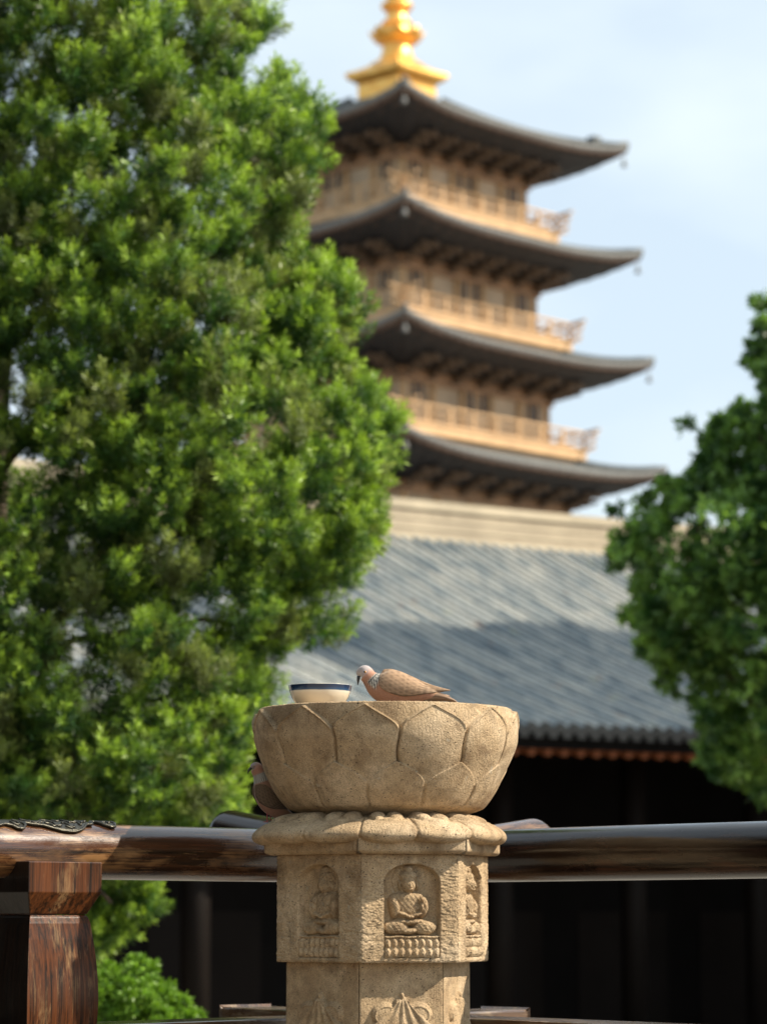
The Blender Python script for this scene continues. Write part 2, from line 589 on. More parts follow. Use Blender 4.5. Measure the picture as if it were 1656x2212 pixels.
def build_basin():
    prof = [(754, 0), (760, 50), (757, 110), (744, 190), (722, 250), (695, 315), (660, 385), (615, 468), (572, 530), (535, 570), (500, 598), (465, 612)]
    d = np.array([p[1] for p in prof]) * K1
    r = np.array([p[0] for p in prof]) * K1
    nu, nv = 960, 200
    t = np.linspace(0, 1, nv)
    L = np.concatenate([[0], np.cumsum(np.hypot(np.diff(d), np.diff(r)))])
    dd = np.interp(t * L[-1], L, d)
    rr = np.interp(t * L[-1], L, r)
    # smooth the profile
    for _ in range(30):
        rr[1:-1] = (rr[:-2] + 2 * rr[1:-1] + rr[2:]) / 4
        dd[1:-1] = (dd[:-2] + 2 * dd[1:-1] + dd[2:]) / 4
    a = np.linspace(-180, 180, nu, endpoint=False)
    A, Vd = np.meshgrid(a, dd)
    _, RR = np.meshgrid(a, rr)
    Aj = A + 0.7 * np.sin(np.radians(A) * 5 + 1.0) + 0.5 * np.sin(Vd * 60 + np.radians(A) * 3)
    pit = 360.0 / KN

    def petal(a0, vtip, vlen, slope):
        da = (Aj - a0 + pit / 2) % pit - pit / 2
        u = np.clip((Vd - vtip) / vlen, 0, 1)
        w = pit / 2 * np.sin(np.pi / 2 * u) ** 1.12 * (1.0 + 0.0 * u)
        return da, w, u
    da, w, u = petal(-8.6, 0.003, 0.072, 1)
    m1 = sstep((w - np.abs(da)) * np.pi / 180 * RR, -0.0004, 0.0028) * (Vd > 0.003)
    pil1 = 1 - (np.abs(da) / (pit / 2)) ** 2.4
    groove1 = np.exp(-(((pit / 2 - np.abs(da)) * np.pi / 180 * RR) / 0.0035) ** 2) * sstep(Vd, 0.055, 0.085)
    h = 0.0120 * m1 + 0.0065 * pil1 * sstep(Vd, 0.0, 0.11) * m1 - 0.0115 * groove1
    # raised thin lip along the petal edge near its tip
    lip = np.exp(-(((w - np.abs(da)) * np.pi / 180 * RR - 0.0045) / 0.0032) ** 2) * (1 - sstep(Vd, 0.06, 0.085)) * (Vd > 0.003)
    h += 0.0042 * lip
    da2, w2, u2 = petal(5.9, 0.150, 0.066, 1)
    m2 = sstep((w2 - np.abs(da2)) * np.pi / 180 * RR, -0.0004, 0.0026) * (Vd > 0.150)
    pil2 = 1 - (np.abs(da2) / (pit / 2)) ** 2.4
    groove2 = np.exp(-(((pit / 2 - np.abs(da2)) * np.pi / 180 * RR) / 0.0032) ** 2) * sstep(Vd, 0.195, 0.22)
    h2 = 0.0200 + 0.0035 * pil2 * sstep(Vd, 0.15, 0.24) - 0.0100 * groove2
    h = h * (1 - m2) + h2 * m2
    h *= 1 - sstep(Vd, 0.262, 0.283)
    h += lump(np.radians(A), Vd, 40, 0.0022, 3)
    h += (rng.random(h.shape) - 0.5) * 0.0007 * (1 - sstep(Vd, 0.0, 0.01))
    rad = RR - 0.010 + h
    an = np.radians(A)
    zz = ZR - Vd + lump(np.radians(A), Vd * 0, 1, 0.0012, 5) * (1 - sstep(Vd, 0, 0.03))
    X = PC[0] + rad * np.sin(an)
    Y = PC[1] - rad * np.cos(an)
    outer = np.stack([X, Y, zz], -1)
    # top: rounded lip, flat rim, shallow dish
    rings = []
    jag = (rng.random(nu) - 0.5) * 0.0022
    for dr, dz in ((-0.0025, 0.0018), (-0.006, 0.0026), (-0.03, 0.0028), (-0.05, 0.0022), (-0.056, -0.004), (-0.075, -0.012), (-0.20, -0.013)):
        r2 = rad[0] + dr
        z2 = zz[0] + dz + (jag if dr > -0.02 else 0)
        rings.append(np.stack([PC[0] + r2 * np.sin(an[0]), PC[1] - r2 * np.cos(an[0]), z2], -1))
    allr = rings[::-1] + [outer[i] for i in range(nv)]
    V = np.concatenate(allr, 0)
    F = grid_faces(nu, len(allr), True)[:, ::-1]
    n0 = len(V)
    V = np.concatenate([V, [[PC[0], PC[1], ZR - 0.013], [PC[0], PC[1], zz[-1, 0]]]], 0)
    k = np.arange(nu); k1 = (k + 1) % nu
    base = (len(allr) - 1) * nu
    tri1 = np.stack([np.full(nu, n0), k, k1, k1], 1)
    faces = F.tolist() + [[n0, int(k1[i]), int(i)] for i in range(nu)] + [[n0 + 1, base + i, base + int(k1[i])] for i in range(nu)]
    o = mesh_obj("stone_basin", V, faces, M['stone'])
    return tag(o, "round granite basin carved with lotus petals on top of the pedestal", "basin")


basin = build_basin()

# ------------------------------------------------------------------ stone pedestal
ped = empty("stone_pedestal", (PC[0], PC[1], 0.0),
            "carved hexagonal granite pedestal with lotus cap and seated figures in niches", "pedestal")


def build_cap():
    zt = CAMZ + 0.262
    prof = [(0.17, 0.001), (0.205, 0.0), (0.24, -0.004), (0.268, -0.010), (0.294, -0.018), (0.318, -0.028), (0.334, -0.038), (0.341, -0.048),
            (0.341, -0.057), (0.334, -0.065), (0.320, -0.070), (0.304, -0.0715), (0.286, -0.071), (0.262, -0.070)]
    pr = np.array([p[0] for p in prof]); pz = np.array([p[1] for p in prof])
    L = np.concatenate([[0], np.cumsum(np.hypot(np.diff(pr), np.diff(pz)))])
    nv, nu = 110, 780
    s = np.linspace(0, L[-1], nv)
    r = np.interp(s, L, pr); z = np.interp(s, L, pz)
    for _ in range(14):
        r[1:-1] = (r[:-2] + 2 * r[1:-1] + r[2:]) / 4
        z[1:-1] = (z[:-2] + 2 * z[1:-1] + z[2:]) / 4
    nr = np.gradient(z) * -1; nz = np.gradient(r)
    nn = np.hypot(nr, nz); nr, nz = -nr / nn * -1, nz / nn
    nr = -np.gradient(z) / nn; nz = np.gradient(r) / nn
    a = np.linspace(-180, 180, nu, endpoint=False)
    A, S = np.meshgrid(a, s)
    _, RR = np.meshgrid(a, r); _, ZZ = np.meshgrid(a, z); _, NR = np.meshgrid(a, nr); _, NZ = np.meshgrid(a, nz)
    pit = 360 / 13.0
    da = (A + 9.0 + pit / 2 + 1.2 * np.sin(np.radians(A) * 4) + pit / 2) % pit - pit / 2
    x = da / (pit / 2)
    sn = S / L[-1]
    scal = np.cos(x * np.pi / 2) ** 0.6            # petal scallop of the drooping edge
    edge = sstep(sn, 0.18, 0.5)
    h = edge * (0.006 * scal - 0.003)
    # hood: border raised, two bulges inside
    yb = (sn - 0.25) / 0.19
    for cx in (-0.40, 0.40):
        q = ((x - cx) / 0.37) ** 2 + yb ** 2
        h = h + 0.0105 * np.sqrt(np.clip(1 - q, 0, 1))
    q2 = (x / 0.9) ** 2 + ((sn - 0.25) / 0.25) ** 2
    h = h - 0.004 * sstep(-np.abs(q2 - 1.0), -0.25, 0.0) * (sn < 0.5)
    h = h - 0.0045 * np.exp(-((1 - np.abs(x)) / 0.045) ** 2) * (1 - sstep(sn, 0.8, 0.95))
    h += lump(np.radians(A), S, 60, 0.0018, 11)
    RR2 = RR + NR * h; ZZ2 = ZZ + NZ * h
    # under the edge the lobes droop
    ZZ2 -= 0.004 * sstep(sn, 0.45, 0.65) * (1 - sstep(sn, 0.85, 1.0)) * scal
    an = np.radians(A)
    V = np.stack([PC[0] - 0.018 + RR2 * np.sin(an), PC[1] - RR2 * np.cos(an), zt + ZZ2], -1).reshape(-1, 3)
    F = grid_faces(nu, nv, True)[:, ::-1]
    n0 = len(V)
    V = np.concatenate([V, [[PC[0] - 0.018, PC[1], zt + z[0]]]], 0)
    faces = F.tolist() + [[n0, (i + 1) % nu, i] for i in range(nu)]
    return mesh_obj("lotus_cap", V, faces, M['stone'], ped)


build_cap()
# short neck between basin and cap, in shadow
MB().lathe([(0.0, 0.0), (0.2, 0.0), (0.205, 0.012), (0.0, 0.012)], (PC[0], PC[1], CAMZ + 0.2585), 48).build("neck", M['stone'], ped, True)

ANG = [-76.5, -11.5, 42.0, 103.5, 168.5, 224.0]


def hexpts(rad, cx=0.0):
    return [np.array((PC[0] + cx + rad * math.sin(R(a)), PC[1] - rad * math.cos(R(a)))) for a in ANG]


def hexring(name, rad, z0, z1, hfun, nu=120, nv=150, cx=0.0, parent=None, cham=0.0028):
    pts = hexpts(rad, cx)
    cols = []; U = []; W = []
    for i in range(6):
        p, q = pts[i], pts[(i + 1) % 6]
        e = q - p; Lw = np.linalg.norm(e); e = e / Lw
        nrm = np.array((e[1], -e[0]))
        if nrm @ (p - np.array((PC[0] + cx, PC[1]))) < 0: nrm = -nrm
        u = np.linspace(0, Lw, nu)
        z = np.linspace(z0, z1, nv)
        UU, ZZ_ = np.meshgrid(u, z)
        h = hfun(i, UU, ZZ_ - z0, Lw, z1 - z0) if hfun else np.zeros_like(UU)
        de = np.minimum(UU, Lw - UU)
        dz = np.minimum(ZZ_ - z0, z1 - ZZ_)
        h = h - cham * np.exp(-(de / 0.0035) ** 1.5) - cham * np.exp(-(dz / 0.0035) ** 1.5)
        X = p[0] + e[0] * UU + nrm[0] * h
        Y = p[1] + e[1] * UU + nrm[1] * h
        cols.append(np.stack([X, Y, ZZ_], -1))
    G = np.concatenate(cols, 1)        # nv x (6 nu) x 3
    NU = 6 * nu
    V = G.reshape(-1, 3)
    F = grid_faces(NU, nv, True)
    n0 = len(V)
    V = np.concatenate([V, [[PC[0] + cx, PC[1], z0], [PC[0] + cx, PC[1], z1]]], 0)
    top = (nv - 1) * NU
    faces = F.tolist() + [[n0, (i + 1) % NU, i] for i in range(NU)] + [[n0 + 1, top + i, top + (i + 1) % NU] for i in range(NU)]
    return mesh_obj(name, V, faces, M['stone'], parent or ped)


hexring("cornice", 0.3265, CAMZ + 0.158, CAMZ + 0.203, lambda i, u, z, w, H: 0.0012 * np.sin(u * 60 + i) - 0.008 * np.exp(-((z) / 0.005) ** 2), 60, 24, cx=-0.007)


_rn = np.random.default_rng(9)
_rt = _rn.random((64, 400))
for _k in range(3):
    _rt[:, 1:-1] = (_rt[:, :-2] + _rt[:, 2:] + _rt[:, 1:-1]) / 3


def ROUGH(u, z, i):
    """Irregular horizontal tooling."""
    a = (u * 130 + i * 7) % 62; b = (z * 1100 + 6 * np.sin(u * 25 + i)) % 398
    a0 = a.astype(int); b0 = b.astype(int); fa = a - a0; fb = b - b0
    v = (_rt[a0, b0] * (1 - fa) + _rt[a0 + 1, b0] * fa) * (1 - fb) + (_rt[a0, b0 + 1] * (1 - fa) + _rt[a0 + 1, b0 + 1] * fa) * fb
    return (v - 0.5) * 0.006


def niche_fun(i, u, z, w, H):
    x = (u - w * (0.525 if i == 1 else 0.5)) / 0.0755
    y = (z - 0.012) / 0.243
    # arched outline
    top = np.where(np.abs(x) < 1, 0.80 + 0.20 * np.sqrt(np.clip(1 - x * x, 0, 1)), 0.0)
    d = np.minimum((1 - np.abs(x)) * 0.0755, np.minimum((top - y) * 0.243, y * 0.243))
    m = sstep(d, -0.001, 0.004)
    depth = 0.030 * (0.35 + 0.65 * sstep(y, 0.0, 0.5))
    rough = ROUGH(u, z, i) * (1 - m)
    return -depth * m + rough


hexring("carved_block", 0.292, CAMZ - 0.1225, CAMZ + 0.1595, niche_fun, 150, 170, cx=-0.006)


def figure(i, variant=0, parent=ped):
    pts = hexpts(0.292, -0.006)
    p, q = pts[i], pts[(i + 1) % 6]
    e = q - p; Lw = np.linalg.norm(e); e = e / Lw
    nrm = np.array((e[1], -e[0]))
    if nrm @ (p - PC[:2]) < 0: nrm = -nrm
    z0 = CAMZ - 0.1225 + 0.012
    uc = Lw * (0.525 if i == 1 else 0.5)
    nu, nv = 190, 290
    x = np.linspace(-163, 163, nu); y = np.linspace(-2, 520, nv)
    Xp, Yp = np.meshgrid(x, y)
    H = np.full_like(Xp, -1.0)
    rr_ = np.random.default_rng(20 + i)
    Xw = Xp + 2.0 * np.sin(Yp * 0.06 + i); Yw = Yp + 2.0 * np.sin(Xp * 0.05 + i * 2)
    mir = -1 if variant == 1 else 1

    def ell(cx, cy, rx, ry, h, ang=0.0, base=0.0, pw=0.5):
        nonlocal H
        ca, sa = math.cos(R(ang)), math.sin(R(ang))
        dx = Xw - cx * mir; dy = Yw - cy
        dx *= mir
        a = (dx * ca + dy * sa) / rx; b = (-dx * sa + dy * ca) / ry
        qv = 1 - a * a - b * b
        val = np.where(qv > 0, base + h * np.clip(qv, 0, 1) ** pw, -1.0)
        H = np.maximum(H, val)
    k = 1.0
    ell(-14, 425, 88, 98, 0.0045, pw=0.25)                   # halo
    ell(-12, 418, 60, 76, 0.0095, pw=0.4)                    # hair behind the face
    ell(-12, 488, 30, 28, 0.022)                             # topknot
    ell(-12, 452, 52, 38, 0.027)                             # hair cap
    ell(-12, 412, 44, 56, 0.0325)                            # face
    ell(-12, 404, 7, 15, 0.0035, base=0.0318)                 # nose
    ell(-12, 382, 14, 4, 0.002, base=0.0300)                 # mouth
    ell(-62, 402, 9, 28, 0.015); ell(38, 402, 9, 28, 0.015)  # ears
    ell(-12, 360, 24, 26, 0.0175)                            # neck
    ell(-12, 328, 112, 40, 0.022)                            # shoulders
    ell(-12, 280, 86, 90, 0.0245)                            # chest
    ell(-12, 262, 40, 30, 0.0255)                            # belly knot
    ell(-92, 282, 30, 70, 0.0275, 8); ell(74, 280, 30, 66, 0.0275, -8)   # upper arms
    ell(-44, 240, 60, 17, 0.0300, -14)                       # forearm
    ell(30, 238, 48, 17, 0.0300, 14)
    ell(-5, 228, 30, 15, 0.0325)                             # folded hands
    if variant != 2:
        ell(58, 278, 17, 42, 0.0300, -4)                     # raised hand
        for fx, fy, fa in ((47, 312, 6), (56, 320, 0), (66, 312, -8), (75, 292, -24)):
            ell(fx, fy, 5.5, 22, 0.0315, fa)
    ell(-85, 168, 76, 42, 0.0305, -4, pw=0.38); ell(78, 168, 76, 42, 0.0305, 4, pw=0.38)   # knees
    ell(-5, 200, 108, 20, 0.0285)                            # lap
    ell(-12, 150, 60, 20, 0.0325, 6)                         # ankle
    for sx in (-1, 1):                                       # robe folds
        for j in range(3):
            ell(-12 + sx * (26 + j * 17), 268 - j * 2, 3.2, 52, 0.0245, sx * (10 + 4 * j))
            ell(-5 + sx * 80, 152 + j * 15, 58, 3.4, 0.0325, sx * -5)
    # lotus seat: slab and two rows of petals
    slab = (np.abs(Xw) < 158) & (Yw > 2) & (Yw < 120)
    H = np.where(slab, np.maximum(H, 0.017 + 0.0 * Xw), H)
    H = np.where((np.abs(Xw) < 159) & (Yw > 112) & (Yw < 124), np.maximum(H, 0.0265), H)
    for c_ in range(8):
        cx = -140 + 40 * c_
        ell(cx, 84, 18.5, 29, 0.0115, base=0.0155)
        ell(cx, 84, 8, 18, 0.0040, base=0.0262)
        ell(cx, 32, 18.5, 27, 0.0115, base=0.0155)
        ell(cx, 32, 8, 17, 0.0040, base=0.0262)
    wob = 0.0011 * (np.sin(Xw * .21 + i) * np.sin(Yw * .17) + 0.6 * np.sin(Xw * .5 + Yw * .37))
    worn = 0.80 if variant == 1 else 1.0
    inside = H > -0.5
    Hs = np.where(inside, H, 0.0)
    for _ in range(2 if variant != 1 else 5):                # weathering
        Hs[1:-1, 1:-1] = (Hs[1:-1, 1:-1] * 2 + Hs[:-2, 1:-1] + Hs[2:, 1:-1] + Hs[1:-1, :-2] + Hs[1:-1, 2:]) / 6
    Hs = Hs * worn * 1.12 + wob * inside
    keep = Hs > 0.0006
    yy = Yp * K1 / 0.243
    floor = -0.030 * (0.35 + 0.65 * sstep(yy, 0.0, 0.5))
    # where the floor is shallow (the seat) the relief stays level with the wall
    hh = np.where(keep, np.minimum(floor + Hs * 1.05, np.maximum(floor + 0.0068, 0.001)) if False else floor + Hs * (0.55 + 0.45 * sstep(yy, 0.1, 0.5)), floor - 0.003)
    U = uc + Xp * K1
    V = np.stack([p[0] + e[0] * U + nrm[0] * hh, p[1] + e[1] * U + nrm[1] * hh, z0 + Yp * K1], -1).reshape(-1, 3)
    F = grid_faces(nu, nv)
    kf = keep.ravel()[F].any(1)
    F = F[kf]
    used = np.unique(F)
    remap = np.full(len(V), -1); remap[used] = np.arange(len(used))
    o = mesh_obj("seated_figure", V[used], remap[F], M['stone'], parent)
    return o


figs = {0: 1, 1: 0, 2: 2, 3: 0, 4: 1, 5: 2}
for i_, va in figs.items():
    fo = figure(i_, va)
    fo["label"] = {0: "worn seated figure with bowed head in the shaded niche", 1: "seated figure with a raised hand in the middle niche",
                   2: "seated figure in the narrow sunlit niche"}.get(i_, "seated figure in a niche on the far side")


def shaft_fun(i, u, z, w, H):
    # palmette carved low on each face: fan of ribs between two side lobes
    x = (u - w / 2) / K1
    yt = (H - z) / K1                # from the top down
    h = np.zeros_like(u)

    def el(cx, cy, rx, ry, hh, pw=0.5):
        q = 1 - ((x - cx) / rx) ** 2 - ((yt - cy) / ry) ** 2
        return hh * np.clip(q, 0, 1) ** pw
    for s_ in (-1, 1):
        h = np.maximum(h, el(s_ * 96, 290, 80, 68, 0.0125, 0.45))
        rim = np.abs(np.sqrt(((x - s_ * 92) / 64) ** 2 + ((yt - 298) / 52) ** 2) - 1)
        h += 0.003 * np.exp(-(rim / 0.09) ** 2) * (h > 0)
    th = np.arctan2(x, yt - 170)
    rad = np.hypot(x, yt - 170)
    fan = (np.abs(th) < 0.70 + 0.10 * np.sin(yt * 0.02)) & (yt > 180)
    ribs = 0.5 + 0.5 * np.cos(th * 19)
    fh = np.where(fan, (0.0125 + 0.0038 * ribs) * sstep(rad, 8, 60) * (1 - sstep(rad, 330, 350)), 0)
    h = np.maximum(h, fh)
    h = np.maximum(h, el(0, 190, 14, 22, 0.013))
    h = np.maximum(h, el(0, 420, 170, 110, 0.006, 0.3) * (np.abs(th) > 0.8))
    return h


hexring("shaft", 0.2533, CAMZ - 0.60, CAMZ - 0.1195, shaft_fun, 150, 230, cx=-0.0185)
mb = MB()
for a_, b_z, rad_ in ((0.36, 0.50, 0.29), (0.0, 0.36, 0.36)):
    pts = hexpts(rad_)
    v_ = [(*q, a_ if a_ else 0.001) for q in pts] + [(*q, b_z) for q in pts]
    mb.add(v_, [[i, (i + 1) % 6, (i + 1) % 6 + 6, i + 6] for i in range(6)] + [[5, 4, 3, 2, 1, 0], [6, 7, 8, 9, 10, 11]])
mb.build("base", M['stone'], ped, bevel=0.006)

# ------------------------------------------------------------------ rice bowl
BX, BY = -0.1695, 7.925
bz = ZR - 0.0128
bowl_prof = [(0.0, 0.006), (0.030, 0.006), (0.030, 0.0), (0.035, 0.0), (0.037, 0.008), (0.053, 0.014), (0.0655, 0.027), (0.0755, 0.043), (0.082, 0.060), (0.0847, 0.0725),
             (0.0848, 0.0745), (0.0838, 0.0755), (0.0825, 0.0745), (0.0795, 0.060), (0.073, 0.044), (0.063, 0.029), (0.049, 0.018), (0.030, 0.012), (0.0, 0.011)]
pp = []
for i in range(len(bowl_prof) - 1):
    (r0, z0), (r1, z1) = bowl_prof[i], bowl_prof[i + 1]
    for k in range(3):
        pp.append((r0 + (r1 - r0) * k / 3, z0 + (z1 - z0) * k / 3))
pp.append(bowl_prof[-1])
o = MB().lathe(pp, (0, 0, 0), 96).build("rice_bowl", M['ceramic'], None, True)
o.location = (BX, BY, bz)
tag(o, "small cream ceramic bowl with a dark blue lip standing on the stone basin", "bowl")

# ------------------------------------------------------------------ doves
def dove(name, k, org, spine, wing, tail, beak, eye, feet, patch, dark, loc, rz, label, tilt=None, headz=None):
    """spine rows: (px, py, rv, rl, ylat); all in picture-like units times k; x to the right, z up."""
    root = empty(name, loc, label, "dove", None, rz)

    def xz(px, py): return (px - org[0]) * k, (org[1] - py) * k
    sp = np.array(spine, float)
    n = len(sp)
    tt = np.linspace(0, n - 1, 90)

    def cr(col):       # Catmull-Rom through the rows
        p = np.concatenate([[2 * col[0] - col[1]], col, [2 * col[-1] - col[-2]]])
        i = np.clip(tt.astype(int), 0, n - 2); f = tt - i
        p0, p1, p2, p3 = p[i], p[i + 1], p[i + 2], p[i + 3]
        return 0.5 * (2 * p1 + (p2 - p0) * f + (2 * p0 - 5 * p1 + 4 * p2 - p3) * f ** 2 + (3 * p1 - p0 - 3 * p2 + p3) * f ** 3)
    cx, cy, rv, rl, yl = [cr(sp[:, j]) for j in range(5)]
    X, Z = (cx - org[0]) * k, (org[1] - cy) * k
    rv = np.clip(rv, 1, None) * k; rl = np.clip(rl, 1, None) * k; yl = yl * k
    tx, tz = np.gradient(X), np.gradient(Z)
    nn = np.hypot(tx, tz); tx, tz = tx / nn, tz / nn
    for _ in range(6):
        tx[1:-1] = (tx[:-2] + tx[1:-1] * 2 + tx[2:]) / 4; tz[1:-1] = (tz[:-2] + tz[1:-1] * 2 + tz[2:]) / 4
    px_, pz_ = tz, -tx                    # perpendicular in the plane
    m = 40
    al = np.linspace(0, 2 * np.pi, m, endpoint=False)
    V = np.zeros((90, m, 3)); 
    for j, a in enumerate(al):
        V[:, j, 0] = X + px_ * rv * math.cos(a)
        V[:, j, 2] = Z + pz_ * rv * math.cos(a)
        V[:, j, 1] = yl + rl * math.sin(a)
    F = grid_faces(m, 90, True).tolist()
    vv = V.reshape(-1, 3)
    n0 = len(vv)
    vv = np.concatenate([vv, [V[0].mean(0)], [V[-1].mean(0)]], 0)
    F += [[n0, j, (j + 1) % m] for j in range(m)] + [[n0 + 1, 89 * m + (j + 1) % m, 89 * m + j] for j in range(m)]
    # colours
    t = np.repeat(tt / (n - 1), m); t = np.concatenate([t, [0, 1]])
    al2 = np.concatenate([np.tile(al, 90), [0, 0]])
    breast = np.array((0.38, 0.20, 0.13)) * dark; back = np.array((0.36, 0.215, 0.12)) * dark
    grey = np.array((0.37, 0.32, 0.315)) * dark; pink = np.array((0.56, 0.29, 0.20)) * dark
    side = np.concatenate([np.tile(np.cos(al), 90), [0, 0]])          # +1 one side of the section, -1 other
    upw = side * np.sign(np.repeat(pz_, m).mean() or 1) if False else np.concatenate([(np.cos(al)[None, :] * pz_[:, None]).ravel(), [0, 0]])
    c = breast[None] * np.ones((len(vv), 1))
    bk = sstep(upw, -0.1, 0.5)[:, None] * (1 - sstep(t, *patch[2]))[:, None]
    c = c * (1 - bk) + back * bk
    hd = sstep(t, *patch[3])[:, None]
    c = c * (1 - hd * 0.5) + pink * hd * 0.5
    hg = sstep(t, patch[4][0], patch[4][1])[:, None]
    c = c * (1 - hg) + grey * hg
    # chequered half collar: black with pale dots
    inp = sstep(t, patch[0][0], patch[0][0] + 0.015) * (1 - sstep(t, patch[0][1] - 0.015, patch[0][1]))
    inp = inp * sstep(np.cos(al2 - patch[1][0]) if False else upw, patch[1][1], patch[1][1] + 0.2)
    u1 = (t - patch[0][0]) * patch[5]; u2 = al2 / (2 * np.pi) * 40
    dot = ((np.cos(u1 * 2 * np.pi) * np.cos(u2 * np.pi)) > 0.12).astype(float)
    chk = np.array((0.012, 0.012, 0.014))[None] * (1 - dot[:, None]) + np.array((0.62, 0.58, 0.5))[None] * dot[:, None]
    c = c * (1 - inp[:, None]) + chk * inp[:, None]
    body = mesh_obj("body", vv, F, M['plumage'], root, True, True, attrs={"plumage": c})

    # wings: closed shells following the flanks
    for s_ in (-1, 1):
        W = np.array(wing, float)
        q = np.linspace(0, len(W) - 1, 60)
        cols = [np.interp(q, np.arange(len(W)), W[:, j]) for j in range(5)]
        for cc in cols:
            for _ in range(3): cc[1:-1] = (cc[:-2] + 2 * cc[1:-1] + cc[2:]) / 4
        ta = np.linspace(0, 1, 26)
        vs = []; co = []
        for side_ in (0, 1):
            for a in range(60):
                for b in ta:
                    x = cols[0][a] + (cols[2][a] - cols[0][a]) * b
                    y = cols[1][a] + (cols[3][a] - cols[1][a]) * b
                    xw_, zw_ = (x - org[0]) * k, (org[1] - y) * k
                    dd_ = np.hypot(X - xw_, Z - zw_); im = int(np.argmin(dd_ - rv * 0.0))
                    qq = 1 - (dd_[im] / rv[im]) ** 2
                    lb = (rl[im] * math.sqrt(qq) / k + 7) if qq > 0 else 0
                    lat = cols[4][a] * (0.38 + 0.62 * math.sin(math.pi * (0.02 + 0.62 * b)) ** 0.8) * 0.55
                    lat = max(lat, lb)
                    thick = 9 * math.sin(math.pi * min(max(b, 0.02), 0.98)) ** 0.5 * math.sin(math.pi * min(max(a / 59, 0.03), 0.97)) ** 0.5
                    X_, Z_ = xz(x, y)
                    vs.append((X_, s_ * (lat + (thick if side_ == 0 else -thick)) * k, Z_))
                    f = a / 59
                    base = np.array((0.33, 0.205, 0.115)) * (1 - b * 0.35) + np.array((0.20, 0.17, 0.14)) * b * 0.45
                    sc = math.sin(f * 46 + (int(b * 11) % 2) * math.pi) * 0.5 + 0.5
                    base = base * (0.72 + 0.38 * (1 - sc ** 3) * (1 if f < 0.62 else 0.9))
                    if f > 0.6: base = base * (0.86 + 0.25 * math.sin(b * 38)) 
                    if b > 0.93 and f > 0.25: base = base * 0.55
                    if b < 0.08 and f > 0.8: base = base * 1.4
                    co.append(base * dark * (1.0 if dark > 0.9 else 0.55))
        Fw = grid_faces(26, 60); F2 = grid_faces(26, 60)[:, ::-1] + 60 * 26
        fs = Fw.tolist() + F2.tolist()
        e = 60 * 26
        for a in range(59):
            fs.append([a * 26, (a + 1) * 26, (a + 1) * 26 + e, a * 26 + e])
            fs.append([a * 26 + 25, a * 26 + 25 + e, (a + 1) * 26 + 25 + e, (a + 1) * 26 + 25])
        for b in range(25):
            fs.append([b, b + e, b + 1 + e, b + 1])
            r0 = 59 * 26
            fs.append([r0 + b, r0 + b + 1, r0 + b + 1 + e, r0 + b + e])
        mesh_obj("wing", vs, fs, M['plumage'], root, True, True, attrs={"plumage": np.array(co)})
    # tail: tapering flat fan
    T = np.array(tail, float)
    vs = []; co = []
    q = np.linspace(0, len(T) - 1, 24)
    cols = [np.interp(q, np.arange(len(T)), T[:, j]) for j in range(4)]
    mm = 20
    for a in range(24):
        x, y, hv, hl = [cc[a] for cc in cols]
        for b in range(mm):
            g = 2 * math.pi * b / mm
            X_, Z_ = xz(x, y - hv * math.sin(g))
            vs.append((X_, hl * math.cos(g) * k, Z_))
            co.append(np.array((0.27, 0.17, 0.105)) * dark * (0.8 + 0.3 * math.sin(b * 2.4)) * (0.45 if a > 21 else 1))
    fs = grid_faces(mm, 24, True).tolist() + [list(range(mm))[::-1], [23 * mm + b for b in range(mm)]]
    mesh_obj("tail", vs, fs, M['plumage'], root, True, True, attrs={"plumage": np.array(co)})
    # beak
    (x0, y0), (x1, y1), (x2, y2), rb, yb = beak
    mb = MB()
    a_, b_, c_ = [np.array((*xz(x, y), 0)) for x, y in ((x0, y0), (x1, y1), (x2, y2))]
    mb.tube([(a_[0], yb * k, a_[1]), ((a_[0] + b_[0]) / 2, yb * k, (a_[1] + b_[1]) / 2), (b_[0], yb * k, b_[1]), (c_[0], yb * k, c_[1])],
            [rb * k, rb * .95 * k, rb * .8 * k, rb * .12 * k], 10)
    mb.build("beak", M['beak'], root, True, True)
    for s_, (ex, ey, el_) in zip((-1, 1), eye):
        X_, Z_ = xz(ex, ey)
        io = MB().sphere((X_, el_ * k, Z_), 13 * k).build("eye", M['iris'], root, True, True)
        MB().sphere((X_ - 1.5 * k, (el_ + 4.5 * s_) * k, Z_), 10 * k).build("pupil", M['eye'], io, True, True)
    for (fx, fy, fl), (gx, gy, gl) in feet:
        a_ = xz(fx, fy); b_ = xz(gx, gy)
        mb = MB().tube([(a_[0], fl * k, a_[1]), (b_[0], gl * k, b_[1])], [11 * k, 8 * k], 8)
        for ang, ln in ((155, 62), (180, 74), (205, 62), (0, 40)):
            q = (b_[0] + math.cos(R(ang)) * ln * k, gl * k + math.sin(R(ang)) * ln * k, b_[1] - 1 * k)
            mb.tube([(b_[0], gl * k, b_[1]), ((b_[0] + q[0]) / 2, (gl * k + q[1]) / 2, b_[1] + 5 * k), q], [8 * k, 7 * k, 3 * k], 6)
        mb.build("leg", M['leg'], root, True, True)
    return root


